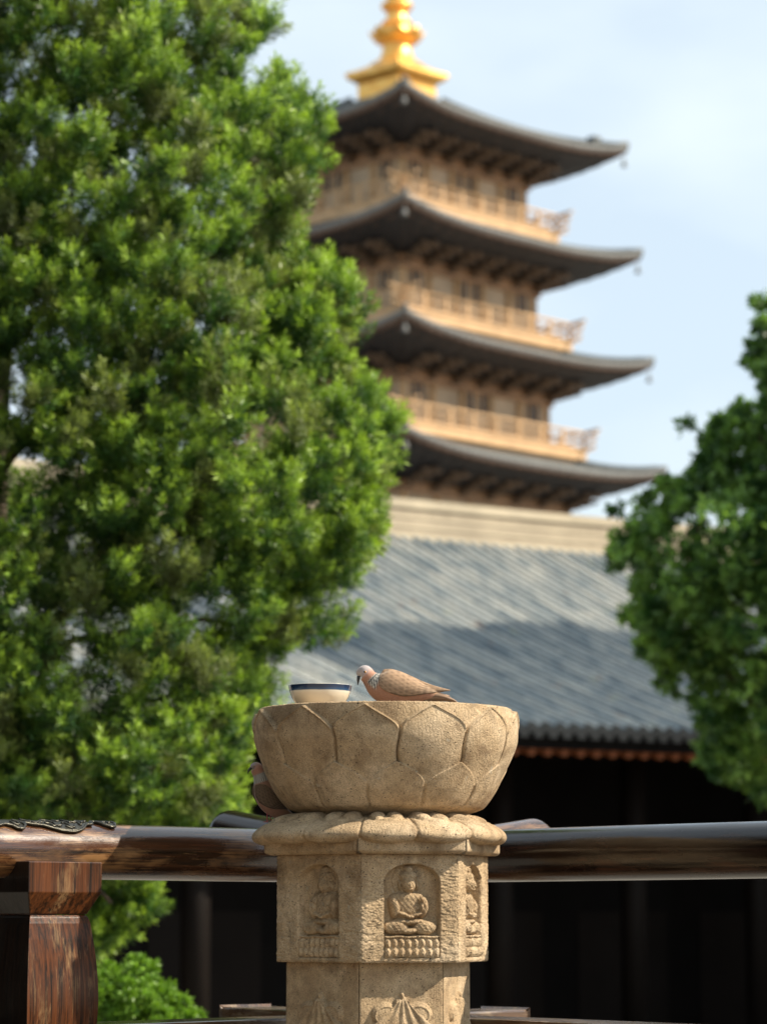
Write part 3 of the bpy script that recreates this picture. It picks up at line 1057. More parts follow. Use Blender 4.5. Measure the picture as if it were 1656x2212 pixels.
KD = 0.000311
d1loc = P(845.9, 1524, 7.935)
floor1 = (d1loc[2] - (ZR - 0.0125)) / KD + 420 - 8
dove("spotted_dove", KD, (1000, 420),
     [(1500, 352, 14, 16, 0), (1420, 345, 32, 36, 0), (1330, 330, 62, 62, 0), (1220, 308, 98, 92, 0), (1100, 285, 138, 112, 0), (1000, 268, 156, 120, 0), (925, 255, 142, 112, 0),
      (868, 232, 112, 90, -2), (830, 203, 84, 70, -5), (802, 175, 68, 58, -8), (782, 150, 68, 58, -10), (760, 136, 68, 56, -12), (735, 136, 50, 42, -13), (716, 145, 32, 28, -14), (703, 158, 12, 12, -15)],
     [(905, 150, 900, 245, 108), (930, 108, 925, 285, 124), (1000, 106, 985, 318, 132), (1080, 128, 1060, 342, 130), (1160, 164, 1130, 352, 122), (1240, 202, 1210, 345, 106),
      (1320, 236, 1300, 328, 84), (1400, 262, 1385, 312, 58), (1460, 278, 1455, 302, 36), (1506, 290, 1502, 297, 24)],
     [(1280, 345, 62, 56), (1380, 345, 46, 50), (1460, 358, 30, 46), (1540, 384, 14, 42), (1572, 402, 5, 34)],
     ((716, 165), (710, 205), (707, 244), 15, -15), [(775, 134, -60), (775, 134, 38)],
     [((1010, 400, -45), (1005, floor1, -45)), ((1050, 400, 45), (1050, floor1, 45))],
     [(0.465, 0.605), (0, -0.45), (0.40, 0.5), (0.6, 0.8), (0.66, 0.76), 30.0], 1.0,
     tuple(d1loc), R(-6), "spotted dove with head lowered on the basin beside the ceramic bowl")

KD2 = 0.000137
d2loc = P((740 + .157 * 600) / 1.445 - 1, (2340 + .157 * 1400) / 1.445, 8.13)
dove("spotted_dove", KD2, (600, 1400),
     [(1250, 1420, 30, 60, 0), (1080, 1330, 80, 110, 0), (900, 1240, 150, 170, 0), (760, 1130, 215, 205, 0), (650, 1000, 240, 215, 0), (570, 850, 226, 205, 0), (515, 710, 185, 175, 0),
      (475, 590, 148, 145, 0), (440, 490, 128, 128, 0), (405, 410, 130, 126, 0), (380, 360, 122, 120, 0), (352, 330, 88, 90, 0), (318, 330, 60, 62, 0), (275, 345, 40, 45, 0), (262, 350, 14, 14, 0)],
     [(420, 690, 330, 720, 205), (520, 700, 320, 820, 225), (620, 760, 345, 940, 232), (720, 880, 420, 1060, 225), (810, 980, 560, 1150, 200), (900, 1060, 700, 1190, 150), (1000, 1130, 860, 1190, 90), (1070, 1160, 1050, 1180, 40)],
     [(900, 1230, 120, 110), (1050, 1310, 70, 100), (1200, 1380, 35, 90), (1380, 1440, 12, 80)],
     ((275, 365), (225, 420), (205, 500), 30, 0), [(325, 335, -78), (325, 335, 78)],
     [((600, 1200, -60), (590, 1440, -60)), ((690, 1200, 90), (700, 1400, 90))],
     [(0.46, 0.59), (0, -0.6), (0.4, 0.5), (0.5, 0.62), (0.74, 0.86), 34.0], 0.8,
     tuple(d2loc), R(14), "spotted dove perched upright on the lotus cap behind the left of the basin")

# ------------------------------------------------------------------ railings
RZ = ZP(1847.5, 8.38)
RR_ = 0.0735
PZ = CAMZ - 0.283


def rail_center(D, t):
    """t metres from the corner along D (negative: the upturned end beyond the corner)."""
    up = 0.0
    if t < -0.10: up = 0.10 * ((-t - 0.10) / 0.8) ** 1.2
    return CORNER + D * t + np.array((0, 0, RZ + up))


def handrail(D, t0, t1, mat, parent):
    n = 150; m = 48
    ts = np.concatenate([t0 + 0.07 * np.linspace(0, 1, 16)[:-1] ** 1.6, np.linspace(t0 + 0.07, t1, n - 15)])
    side = np.array((-D[1], D[0], 0.0))
    V = []; G = []
    for j, t in enumerate(ts):
        c = rail_center(D, t)
        r = RR_ * (1 + 0.008 * math.sin(t * 2.3))
        if t < t0 + 0.07:                        # rounded end
            r *= max(0.12, math.sqrt(max(0.0, 1 - (1 - (t - t0) / 0.07) ** 2)))
        dn = (rail_center(D, t + .01) - rail_center(D, t - .01)); dn /= np.linalg.norm(dn)
        up = np.cross(side, dn) ; up = up if up[2] > 0 else -up
        for k in range(m):
            a = 2 * math.pi * k / m
            V.append(c + r * (math.cos(a) * up + math.sin(a) * side))
            G.append((t, math.sin(a) * RR_ * 1.6, math.cos(a) * RR_ * 1.6))
    F = grid_faces(m, n, True).tolist() + [list(range(m)), [(n - 1) * m + k for k in range(m)][::-1]]
    return mesh_obj("handrail", V, F, mat, parent, True, vattr={"grain": np.array(G)})


def prism_post(name, parent, c, rows, mat, D, bevel=0.004):
    """Square post turned with the rail; rows (z, half side)."""
    ax = np.array((math.copysign(.7071, D[0]), -.7071, 0)); ay = np.array((-ax[1], ax[0], 0))
    V = []; F = []; G = []
    for z, h in rows:
        for sx, sy in ((-1, -1), (1, -1), (1, 1), (-1, 1)):
            V.append(np.array((c[0], c[1], z)) + ax * h * sx + ay * h * sy)
            G.append((z, (sx + 2.1 * sy) * h, (sx - sy) * h))
    for i in range(len(rows) - 1):
        for k in range(4):
            a = i * 4 + k; b = i * 4 + (k + 1) % 4
            F.append([a, b, b + 4, a + 4])
    F.append([3, 2, 1, 0]); F.append([(len(rows) - 1) * 4 + k for k in range(4)])
    o = mesh_obj(name, V, F, mat, parent, False, vattr={"grain": np.array(G)})
    o.data.materials.append(M['post_shaded'])
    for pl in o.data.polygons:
        if pl.normal.x < -0.3: pl.material_index = 1      # side away from the sun: its shade painted in as darker lacquer
    b = o.modifiers.new("bevel", 'BEVEL'); b.width = bevel; b.segments = 3; b.limit_method = 'ANGLE'; b.angle_limit = R(12)
    return o


def plank(D, t0, t1, z0, z1, w, mat, parent, name):
    side = np.array((-D[1], D[0], 0.0))
    n = 40
    V = []; G = []
    for t in np.linspace(t0, t1, n):
        up = 0.012 * max(0, (-t - 0.2)) ** 1.5 if t < -0.2 else 0
        for s_, z in ((-1, z0), (1, z0), (1, z1), (-1, z1)):
            V.append(CORNER + D * t + side * s_ * w / 2 + np.array((0, 0, z + up)))
            G.append((t, s_ * w / 2, z))
    F = grid_faces(4, n, True).tolist() + [[0, 1, 2, 3], [(n - 1) * 4 + k for k in range(4)][::-1]]
    o = mesh_obj(name, V, F, mat, parent, False, vattr={"grain": np.array(G)})
    b = o.modifiers.new("bevel", 'BEVEL'); b.width = 0.006; b.segments = 2; b.limit_method = 'ANGLE'
    return o


railL = empty("wooden_railing", tuple(CORNER + DL * 1.37), "glossy wooden railing left of the pedestal with a bronze fitting on its worn handrail", "railing", "terrace railings")
railR = empty("wooden_railing", tuple(CORNER + DR * 1.9), "dark lacquered railing running out of the photo right of the pedestal", "railing", "terrace railings")
handrail(DL, -0.66, 4.4, M['rail'], railL)
handrail(DR, -0.90, 4.4, M['rail_dark'], railR)
plank(DL, -0.46, 4.3, PZ - 0.075, PZ, 0.19, M['plank'], railL, "lower_rail")
plank(DR, -0.75, 4.3, PZ - 0.077, PZ - 0.003, 0.19, M['plank'], railR, "lower_rail")
plank(DL, 0.12, 4.3, 0.001, 0.11, 0.2, M['rail_dark'], railL, "sill")
plank(DR, 0.12, 4.3, 0.001, 0.112, 0.2, M['rail_dark'], railR, "sill")
plank(DL, 0.12, 4.3, 0.112, PZ - 0.078, 0.04, M['rail_dark'], railL, "panel")
plank(DR, 0.12, 4.3, 0.114, PZ - 0.08, 0.04, M['rail_dark'], railR, "panel")
TPOST = 1.378
pc = CORNER + DL * TPOST
kk = 0.955 * pc[1] / FPX / 0.99 / math.sqrt(2)
zf = lambda y: ZP(y, pc[1] - 0.18)
rows_cap = [(zf(1975), 113 * kk), (zf(1930), 143 * kk), (zf(1928), 145 * kk), (zf(1860), 146 * kk)]
rows_body = [(PZ, 138 * kk), (zf(2185), 141 * kk), (zf(2130), 141 * kk), (zf(2075), 135 * kk), (zf(2030), 128 * kk), (zf(1995), 121 * kk), (zf(1982), 116 * kk), (zf(1976), 109 * kk)]
_z = np.array([r_[0] for r_ in rows_body]); _h = np.array([r_[1] for r_ in rows_body])
_q = np.linspace(0, len(_z) - 1, 43)
_zi = np.interp(_q, np.arange(len(_z)), _z); _hi = np.interp(_q, np.arange(len(_z)), _h)
for _ in range(12):
    _hi[1:-1] = (_hi[:-2] + _hi[1:-1] * 2 + _hi[2:]) / 4
rows_body = list(zip(_zi, _hi))
rows_low = [(0.11, 120 * kk), (PZ - 0.076, 120 * kk)]
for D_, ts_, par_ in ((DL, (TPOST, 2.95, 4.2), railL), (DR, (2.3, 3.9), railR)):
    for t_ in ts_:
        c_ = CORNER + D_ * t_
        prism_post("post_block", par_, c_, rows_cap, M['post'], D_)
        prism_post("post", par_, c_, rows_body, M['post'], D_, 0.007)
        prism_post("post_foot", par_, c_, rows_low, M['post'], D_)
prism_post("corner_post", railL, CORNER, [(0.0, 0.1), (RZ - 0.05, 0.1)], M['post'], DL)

# bronze fitting wrapped over the left handrail
sideL = np.array((-DL[1], DL[0], 0.0))
sgn = 1 if sideL[1] < 0 else -1


def rail_t_at(px):
    lo, hi = 0.2, 4.0
    for _ in range(50):
        mid = (lo + hi) / 2
        x, _y = proj(rail_center(DL, mid))
        if x > px: lo = mid
        else: hi = mid
    return (lo + hi) / 2


def on_rail(t, a, lift=0.0):
    c = rail_center(DL, t)
    r = RR_ + lift
    return c + r * (math.cos(a) * np.array((0, 0, 1)) + math.sin(a) * sideL * sgn)


TOPP = lambda x: 235 + 0.066 * x


def fit_pt(cx, cy):
    """Zoomed fitting picture coordinates -> (t, angle from the top, towards the camera)."""
    t = rail_t_at(cx * 0.209)
    q = min(max((cy - TOPP(cx)) / 320.0, 0.0), 1.2)
    return t, math.acos(1 - q)


edge = [(-260, 330), (-150, 300), (-60, 285), (0, 305), (40, 335), (90, 342), (138, 310), (160, 280), (230, 300), (330, 315), (400, 345), (480, 376), (560, 392), (620, 396), (700, 378), (750, 350), (790, 326),
        (860, 325), (915, 296), (945, 300), (990, 335), (1040, 362), (1080, 356), (1098, 336), (1120, 326), (1136, 300), (1118, 285)]
fitL = []
m_f = 22
ft = []
for cx, cy in edge:
    t, a = fit_pt(cx, cy)
    ft.append((t, a))
ft2 = []
for i in range(len(ft) - 1):
    for k in range(5):
        f = k / 5
        ft2.append((ft[i][0] + (ft[i + 1][0] - ft[i][0]) * f, ft[i][1] + (ft[i + 1][1] - ft[i][1]) * f))
ft2.append(ft[-1])
V = []
for lift in (0.0055, -0.001):
    for t, a in ft2:
        for b in np.linspace(-a * 0.9, a, m_f):
            V.append(on_rail(t, b, lift))
nr_ = len(ft2)
Fa = grid_faces(m_f, nr_); Fb = Fa[:, ::-1] + nr_ * m_f
F = Fa.tolist() + Fb.tolist()
e_ = nr_ * m_f
for i in range(nr_ - 1):
    F.append([i * m_f, (i + 1) * m_f, (i + 1) * m_f + e_, i * m_f + e_])
    F.append([i * m_f + m_f - 1, i * m_f + m_f - 1 + e_, (i + 1) * m_f + m_f - 1 + e_, (i + 1) * m_f + m_f - 1])
fit = mesh_obj("bronze_fitting", V, F, M['metal'], railL, True)
mbt = MB()
mbt.tube([on_rail(t, a, 0.006) for t, a in ft2], 0.0038, 8)
for curve in ([(20, 262), (30, 285), (60, 300), (85, 295), (92, 280), (80, 270)], [(60, 250), (100, 262), (130, 285), (132, 312)],
              [(240, 262), (250, 285), (285, 288), (310, 275), (350, 290)], [(370, 290), (410, 300), (430, 330), (470, 320), (520, 325)],
              [(380, 262), (430, 270), (470, 290), (460, 310), (500, 340)], [(550, 300), (580, 295), (600, 320), (600, 340), (640, 350), (655, 330)],
              [(560, 330), (580, 345), (610, 360)], [(660, 290), (700, 300), (745, 290), (720, 320), (740, 328)], [(810, 300), (840, 290), (880, 285)],
              [(160, 250), (200, 262), (230, 280)], [(620, 275), (650, 285), (640, 300)], [(430, 350), (470, 362), (540, 378), (620, 382), (690, 366)],
              [(950, 285), (985, 290), (1010, 305), (1000, 322), (985, 312)], [(1060, 320), (1085, 305), (1110, 300)], [(1040, 290), (1080, 295)],
              [(290, 300), (330, 285), (360, 268)], [(500, 270), (540, 280), (575, 275)], [(760, 275), (790, 290), (770, 305)]):
    pts = []
    for i in range(len(curve) - 1):
        for k in range(4):
            f = k / 4
            cx = curve[i][0] * (1 - f) + curve[i + 1][0] * f; cy = curve[i][1] * (1 - f) + curve[i + 1][1] * f
            pts.append(on_rail(*fit_pt(cx, cy), 0.0062))
    pts.append(on_rail(*fit_pt(*curve[-1]), 0.0062))
    mbt.tube(pts, 0.0032, 7)
mbt.build("scrollwork", M['metal'], fit, True)

# ------------------------------------------------------------------ temple hall
HB = R(40)
H1 = np.array((math.cos(HB), math.sin(HB), 0.0))     # along the ridge
H2 = np.array((math.sin(HB), -math.cos(HB), 0.0))    # down the slope, towards the camera
HA = P(880, 1162, 45.0)                              # a point at the foot of the ridge
HLEN = 8.2
HDROP = 3.45
S0, S1 = -15.0, 11.0


def ridge_up(s):
    return 0.010 * s + (0.0016 * max(0, s) ** 2)


def roof_pt(s, q, side=1):
    """q in 0..1 down the slope."""
    z = -HDROP * (1.24 * q - 0.24 * q * q) + ridge_up(s) + 0.02 * max(0, abs(s) - 8) ** 1.5 * q * q * 0.5
    p = HA + H1 * s + H2 * (HLEN * q if side > 0 else -(HLEN * q + 0.8))
    return np.array((p[0], p[1], HA[2] + z))


hall = empty("temple_hall", tuple(np.array((HA[0], HA[1], -1.0))), "low temple hall with a grey tiled roof and pale ridge behind the pedestal", "hall", "temple halls")


def tiled(side, name):
    pitch = 0.235
    per = 11
    ncol = int((S1 - S0) / pitch)
    us = []; hs = []
    for c in range(ncol):
        for k in range(per):
            f = k / per
            us.append(S0 + (c + f) * pitch)
            hs.append(0.058 * math.sqrt(max(0, 1 - ((f - 0.22) / 0.22) ** 2)) if f < 0.44 else -0.03 * math.sin((f - 0.44) / 0.56 * math.pi))
    us = np.array(us); hs = np.array(hs)
    nq = 110
    qs = np.linspace(0, 1, nq)
    V = np.zeros((nq, len(us), 3)); G = np.zeros_like(V)
    for j, q in enumerate(qs):
        z = -HDROP * (1.24 * q - 0.24 * q * q)
        saw = ((q * HLEN / 0.30) % 1.0) * 0.006
        base = np.array([roof_pt(s, q, side) for s in (us[0], us[-1])])
        for i_ax in (0, 1):
            V[j, :, i_ax] = np.interp(us, [us[0], us[-1]], base[:, i_ax])
        zu = 0.010 * us + 0.0016 * np.maximum(0, us) ** 2 + 0.01 * np.maximum(0, np.abs(us) - 8) ** 1.5 * q * q
        V[j, :, 2] = HA[2] + z + zu + hs + saw + 0.006 * np.sin(us * 9.1 + q * 7)
        G[j, :, 0] = us; G[j, :, 1] = q * HLEN; G[j, :, 2] = hs
    F = grid_faces(len(us), nq)
    return mesh_obj(name, V.reshape(-1, 3), F if side < 0 else F[:, ::-1], M['tile'], hall, True, vattr={"grain": G.reshape(-1, 3)})


tiled(1, "roof_slope")
tiled(-1, "roof_slope")
# ridge: stacked courses
mb = MB(); mb2 = MB()
ns = 60
ss = np.linspace(S0, S1, ns)


def ridge_band(mb_, z0, z1, w):
    for i in range(ns - 1):
        a, b = ss[i], ss[i + 1]
        V = []
        for s in (a, b):
            c = HA + H1 * s - H2 * 0.4
            for sw, z in ((1, z0), (1, z1), (-1, z1), (-1, z0)):
                V.append((c[0] + H2[0] * w * sw, c[1] + H2[1] * w * sw, HA[2] + ridge_up(s) + z))
        mb_.add(V, [[0, 1, 5, 4], [1, 2, 6, 5], [2, 3, 7, 6], [3, 0, 4, 7]])


ridge_band(mb, -0.22, 0.06, 0.46)
ridge_band(mb2, 0.06, 0.155, 0.435)
ridge_band(mb, 0.155, 0.20, 0.448)
ridge_band(mb2, 0.20, 0.30, 0.42)
ridge_band(mb, 0.30, 0.34, 0.432)
ridge_band(mb2, 0.34, 0.46, 0.405)
ridge_band(mb, 0.46, 0.60, 0.44)
mb.build("ridge", M['lime'], hall)
M['lime2'] = simple("weathered ridge tiles", (0.42, 0.355, 0.26), 0.8, 0, 0.3, 2.5)
mb2.build("ridge_courses", M['lime2'], hall)
# tile end caps along the eave
mb = MB()
pitch = 0.235
for c in range(int((S1 - S0) / pitch)):
    s = S0 + (c + 0.28) * pitch
    p = roof_pt(s, 1.0) + np.array((0, 0, 0.012))
    mb.tube([p - H2 * 0.02, p + H2 * 0.03], 0.07, 10)
    p2 = roof_pt(s + pitch * 0.5, 1.0) + np.array((0, 0, -0.05))
    mb.box(p2 + H2 * 0.012, (0.135, 0.02, 0.13), (H1, H2, (0, 0, 1)))

mb.build("tile_ends", M['eave'], hall)
# underside, fascia, rafters
mb = MB()
for i in range(ns - 1):
    a, b = ss[i], ss[i + 1]
    V = []
    for s in (a, b):
        V += [roof_pt(s, 0.985) - (0, 0, 0.14), roof_pt(s, 0.985) - (0, 0, 0.28), roof_pt(s, 0.6) - (0, 0, 0.30), roof_pt(s, 0.1) - (0, 0, 0.30), roof_pt(s, 0.1) - (0, 0, 0.1)]
    mb.add(V, [[0, 1, 6, 5], [1, 2, 7, 6], [2, 3, 8, 7], [3, 4, 9, 8]])
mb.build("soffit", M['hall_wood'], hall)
raf = None
for c in range(75):
    s = S0 + 5.0 + c * 0.275
    if s > S1: break
    if raf is None:
        p = roof_pt(s, 0.965) - np.array((0, 0, 0.345))
        dirv = roof_pt(s, 0.975) - roof_pt(s, 0.80); dirv /= np.linalg.norm(dirv)
        up = np.cross(H1, dirv)
        raf = MB().box(p - dirv * 0.6, (0.10, 1.2, 0.12), (H1, dirv, up)).build("rafter", M['rafter'], hall)
        raf0 = roof_pt(s, 0.965)
    else:
        o = raf.copy(); COL.objects.link(o); o.parent = hall
        o.location = Vector(roof_pt(s, 0.965) - raf0)
# walls and columns deep under the eave
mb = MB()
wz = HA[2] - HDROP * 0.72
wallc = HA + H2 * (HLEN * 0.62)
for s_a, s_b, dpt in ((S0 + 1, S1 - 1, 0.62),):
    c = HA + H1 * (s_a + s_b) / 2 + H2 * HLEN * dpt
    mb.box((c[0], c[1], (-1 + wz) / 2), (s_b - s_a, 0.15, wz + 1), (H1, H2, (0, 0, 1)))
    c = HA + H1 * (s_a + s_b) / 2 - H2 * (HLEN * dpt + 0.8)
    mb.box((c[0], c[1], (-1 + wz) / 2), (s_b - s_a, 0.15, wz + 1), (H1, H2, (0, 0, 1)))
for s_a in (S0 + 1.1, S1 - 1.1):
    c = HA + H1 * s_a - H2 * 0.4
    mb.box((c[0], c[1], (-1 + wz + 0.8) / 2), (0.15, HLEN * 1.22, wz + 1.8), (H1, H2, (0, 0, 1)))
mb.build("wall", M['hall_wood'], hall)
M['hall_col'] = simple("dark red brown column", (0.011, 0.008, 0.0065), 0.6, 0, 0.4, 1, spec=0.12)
for s in np.arange(S0 + 1.5, S1, 2.35):
    c = HA + H1 * s + H2 * HLEN * 0.80
    zt_ = roof_pt(s, 0.8)[2] - 0.3
    MB().tube([(c[0], c[1], -0.999), (c[0], c[1], zt_)], 0.17, 16).build("column", M['hall_col'], hall, True)
    c = HA + H1 * (s + 1.17) + H2 * (HLEN * 0.62 + 0.085)
    MB().box((c[0], c[1], 0.1), (1.7, 0.02, 2.1), (H1, H2, (0, 0, 1))).build("door_panel", M['hall_col'], hall)

# neighbouring hall outside the frame, to the right: it shades the lower roof
NB0 = HA * np.array((1, 1, 0)) + H1 * 14.0 + H2 * 12.5
nb = empty("temple_hall", (NB0[0], NB0[1], -1.0), "tall side hall standing out of sight to the right of the courtyard", "hall", "temple halls")
mb = MB(); mw = MB()
NL, NR_, NE = 12.6, 15.2, 11.6
for i in range(40):
    pass
vs = []
for s in (-NL, NL):
    c = NB0 + H1 * s
    vs += [c + H2 * 3.4 + (0, 0, NE), c + (0, 0, NR_), c - H2 * 3.4 + (0, 0, NE), c + H2 * 3.4 + (0, 0, NE - .2), c + (0, 0, NR_ - .3), c - H2 * 3.4 + (0, 0, NE - .2)]
mb.add(vs, [[0, 6, 7, 1], [1, 7, 8, 2], [3, 4, 10, 9], [4, 5, 11, 10], [0, 3, 9, 6], [2, 8, 11, 5], [0, 1, 4, 3], [1, 2, 5, 4], [6, 9, 10, 7], [7, 10, 11, 8]])
mb.build("roof", M['p_tile'], nb)
mw.box((NB0[0], NB0[1], (NE - 1) / 2), (NL * 2 - 2, 5.0, NE + 1), (H1, H2, (0, 0, 1)))
mw.build("wall", M['p_beam'], nb)
mr = MB()
for k in range(51):
    s = -NL + k * 0.5
    hh_ = 0.5 + 0.45 * math.sin(k * 0.55) + 0.35 * math.sin(k * 1.7 + 1) + (0.5 if k % 9 == 4 else 0)
    mr.box(NB0 + H1 * s + np.array((0, 0, NR_ + hh_ / 2)), (0.52, 0.35, 0.5 + max(0.1, hh_)), (H1, H2, (0, 0, 1)))
mr.build("ridge", M['p_tile'], nb)

# made-up dark hall, added out of sight so the lacquer mirrors black
bh = empty("temple_hall", (-15.0, 5.0, -1.0), "unseen dark hall added left of the railing to darken its reflections", "hall", "temple halls")
Q1 = np.array((0.0, -1.0, 0)); Q2 = np.array((1.0, 0.0, 0)); UP = np.array((0, 0, 1.0))
bc_ = np.array((-15.0, 5.0, -1.0))
MB().box(bc_ + UP * 4.5, (26, 7, 9.0), (Q1, Q2, UP)).build("wall", M['hall_wood'], bh)
vs = []
for s in (-14.5, 14.5):
    c = bc_ + Q1 * s
    vs += [c + Q2 * 5.2 + UP * 8.6, c + UP * 14.5, c - Q2 * 5.2 + UP * 8.6, c + Q2 * 5.2 + UP * 8.3, c - Q2 * 5.2 + UP * 8.3]
MB().add(vs, [[0, 5, 6, 1], [1, 6, 7, 2], [3, 4, 9, 8], [0, 3, 8, 5], [2, 7, 9, 4], [0, 1, 2, 4, 3], [5, 8, 9, 7, 6]]).build("roof", M['eave'], bh)
for k in range(7):
    c = bc_ + Q1 * (-12.4 + 4.1 * k) + Q2 * 4.3
    MB().tube([(c[0], c[1], -0.999), (c[0], c[1], 7.4)], 0.2, 16).build("column", M['hall_col'], bh, True)

# ------------------------------------------------------------------ pagoda
TH = R(46.4)
PCX, PCY = 0.515, 110.4
pag = empty("pagoda", (PCX, PCY, -1.0), "tall square timber pagoda with four upturned grey eaves and a gold spire", "pagoda", None, TH)
ZB = -1.0       # local z = world z - ZB


def side_rot(k, x, y):
    for _ in range(k):
        x, y = -y, x
    return x, y


TIPS = [29.12 + CAMZ, 24.96 + CAMZ, 20.75 + CAMZ, 16.57 + CAMZ, 12.3 + CAMZ]
E = [12.37, 13.06, 13.6, 14.2, 14.9]
WALL = [6.8, 7.3, 7.95, 8.8, 9.4]
BAL = [8.75, 9.4, 10.1, 10.9]


def proof(level, inner, zrise, power):
    T = TIPS[level] - ZB
    e = E[level] / 2
    nu, nt = 361, 12
    sag = 0.52
    Vt = []; Ft = []; Vc = []; Fc = []; Vr = []; Fr = []; Vs = []; Fs = []
    for k in range(4):
        n0 = len(Vt); n1 = len(Vc); n2 = len(Vr); n3 = len(Vs)
        us = np.linspace(-1, 1, nu)
        lift = lambda s: abs(s) ** 3.2
        for j in range(nt):
            t = j / (nt - 1)
            hh = e * (1 - t) + inner / 2 * t
            for s in us:
                z = T - sag + sag * lift(s) * (1 - t) ** 2 + zrise * t ** power
                wig = 0.055 * abs(math.sin(s * e / 0.32 * math.pi)) * (1 - 0.3 * t)
                ext = 1 + 0.012 * lift(s) * (1 - t)
                x, y = side_rot(k, s * hh * ext, -hh * ext)
                Vt.append((x, y, z + 0.06 + wig))
        Ft += (grid_faces(nu, nt) + n0).tolist()
        # eave band: tile ends, then rafter ends, then soffit
        for s in us:
            zl = T - sag + sag * lift(s)
            ext = 1 + 0.012 * lift(s)
            cap = 0.0 if abs(math.sin(s * e / 0.32 * math.pi)) > 0.45 else 0.05
            for dy, dz in ((0.0, 0.10 + 0.02), (0.03, -0.01 + cap), (-0.05, -0.10 + cap)):
                x, y = side_rot(k, s * e * ext, -(e * ext + dy)); Vc.append((x, y, zl + dz))
            rf = 0.07 * (1 if math.sin(s * e / 0.24 * math.pi) > 0 else 0)
            for dy, dz in ((-0.06, -0.08), (-0.04 - rf, -0.19), (-0.35, -0.23), (-0.50 - rf, -0.31)):
                x, y = side_rot(k, s * (e - 0.02) * ext, -(e * ext + dy)); Vr.append((x, y, zl + dz))
            ws = WALL[level] / 2 + 0.1
            for tt_, dz in ((0.05, -0.27), (0.35, -0.38), (0.72, -0.58), (1.0, -0.74)):
                hh = e * (1 - tt_) + ws * tt_
                x, y = side_rot(k, s * hh, -hh)
                Vs.append((x, y, T - sag + sag * lift(s) * (1 - tt_) ** 1.3 + dz + 0.02 * (math.sin(s * e / 0.4 * math.pi) > 0)))
        Fc += (grid_faces(3, nu) + n1).tolist(); Fr += (grid_faces(4, nu) + n2).tolist(); Fs += (grid_faces(4, nu) + n3).tolist()
    ro = mesh_obj("roof", Vt, np.array(Ft), M['p_tile'], pag, True, True)
    mesh_obj("tile_ends", Vc, np.array(Fc), M['p_cap'], ro, False, True)
    mesh_obj("rafter_ends", Vr, np.array(Fr), M['p_raf'], ro, False, True)
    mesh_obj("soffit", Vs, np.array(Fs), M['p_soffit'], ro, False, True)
    for k in range(4):          # hip ridges
        pts = []
        for j in range(16):
            t = j / 15
            hh = e * (1 - t) * (1 + 0.014 * (1 - t)) + inner / 2 * t
            z = T - sag + sag * (1 - t) ** 2 + zrise * t ** power + 0.16
            x, y = side_rot(k, -hh, -hh)
            pts.append((x, y, z))
        MB().tube(pts[:], [0.11] * 2 + [0.15] * 14, 8).build("hip_ridge", M['p_tile'], ro, True, True)
        t = 0.17
        x, y = side_rot(k, -(e * (1 - t) + inner / 2 * t), -(e * (1 - t) + inner / 2 * t))
        if level == 0:
            MB().box((x, y, T - sag + sag * (1 - t) ** 2 + zrise * t ** power + 0.26), (0.4, 0.4, 0.34)).build("ridge_ornament", M['p_tile'], ro, False, True)
        x, y = side_rot(k, -e * 1.008, -e * 1.008)
        bell = MB().tube([(x * .985, y * .985, T - 0.3), (x * .985, y * .985, T - 0.5)], 0.02, 6)
        bell.lathe([(0.0, 0.0), (0.07, -0.02), (0.09, -0.16), (0.12, -0.24), (0.0, -0.24)], (x * .985, y * .985, T - 0.48), 10)
        bell.build("wind_bell", M['p_cap'], ro, True, True)
    return ro


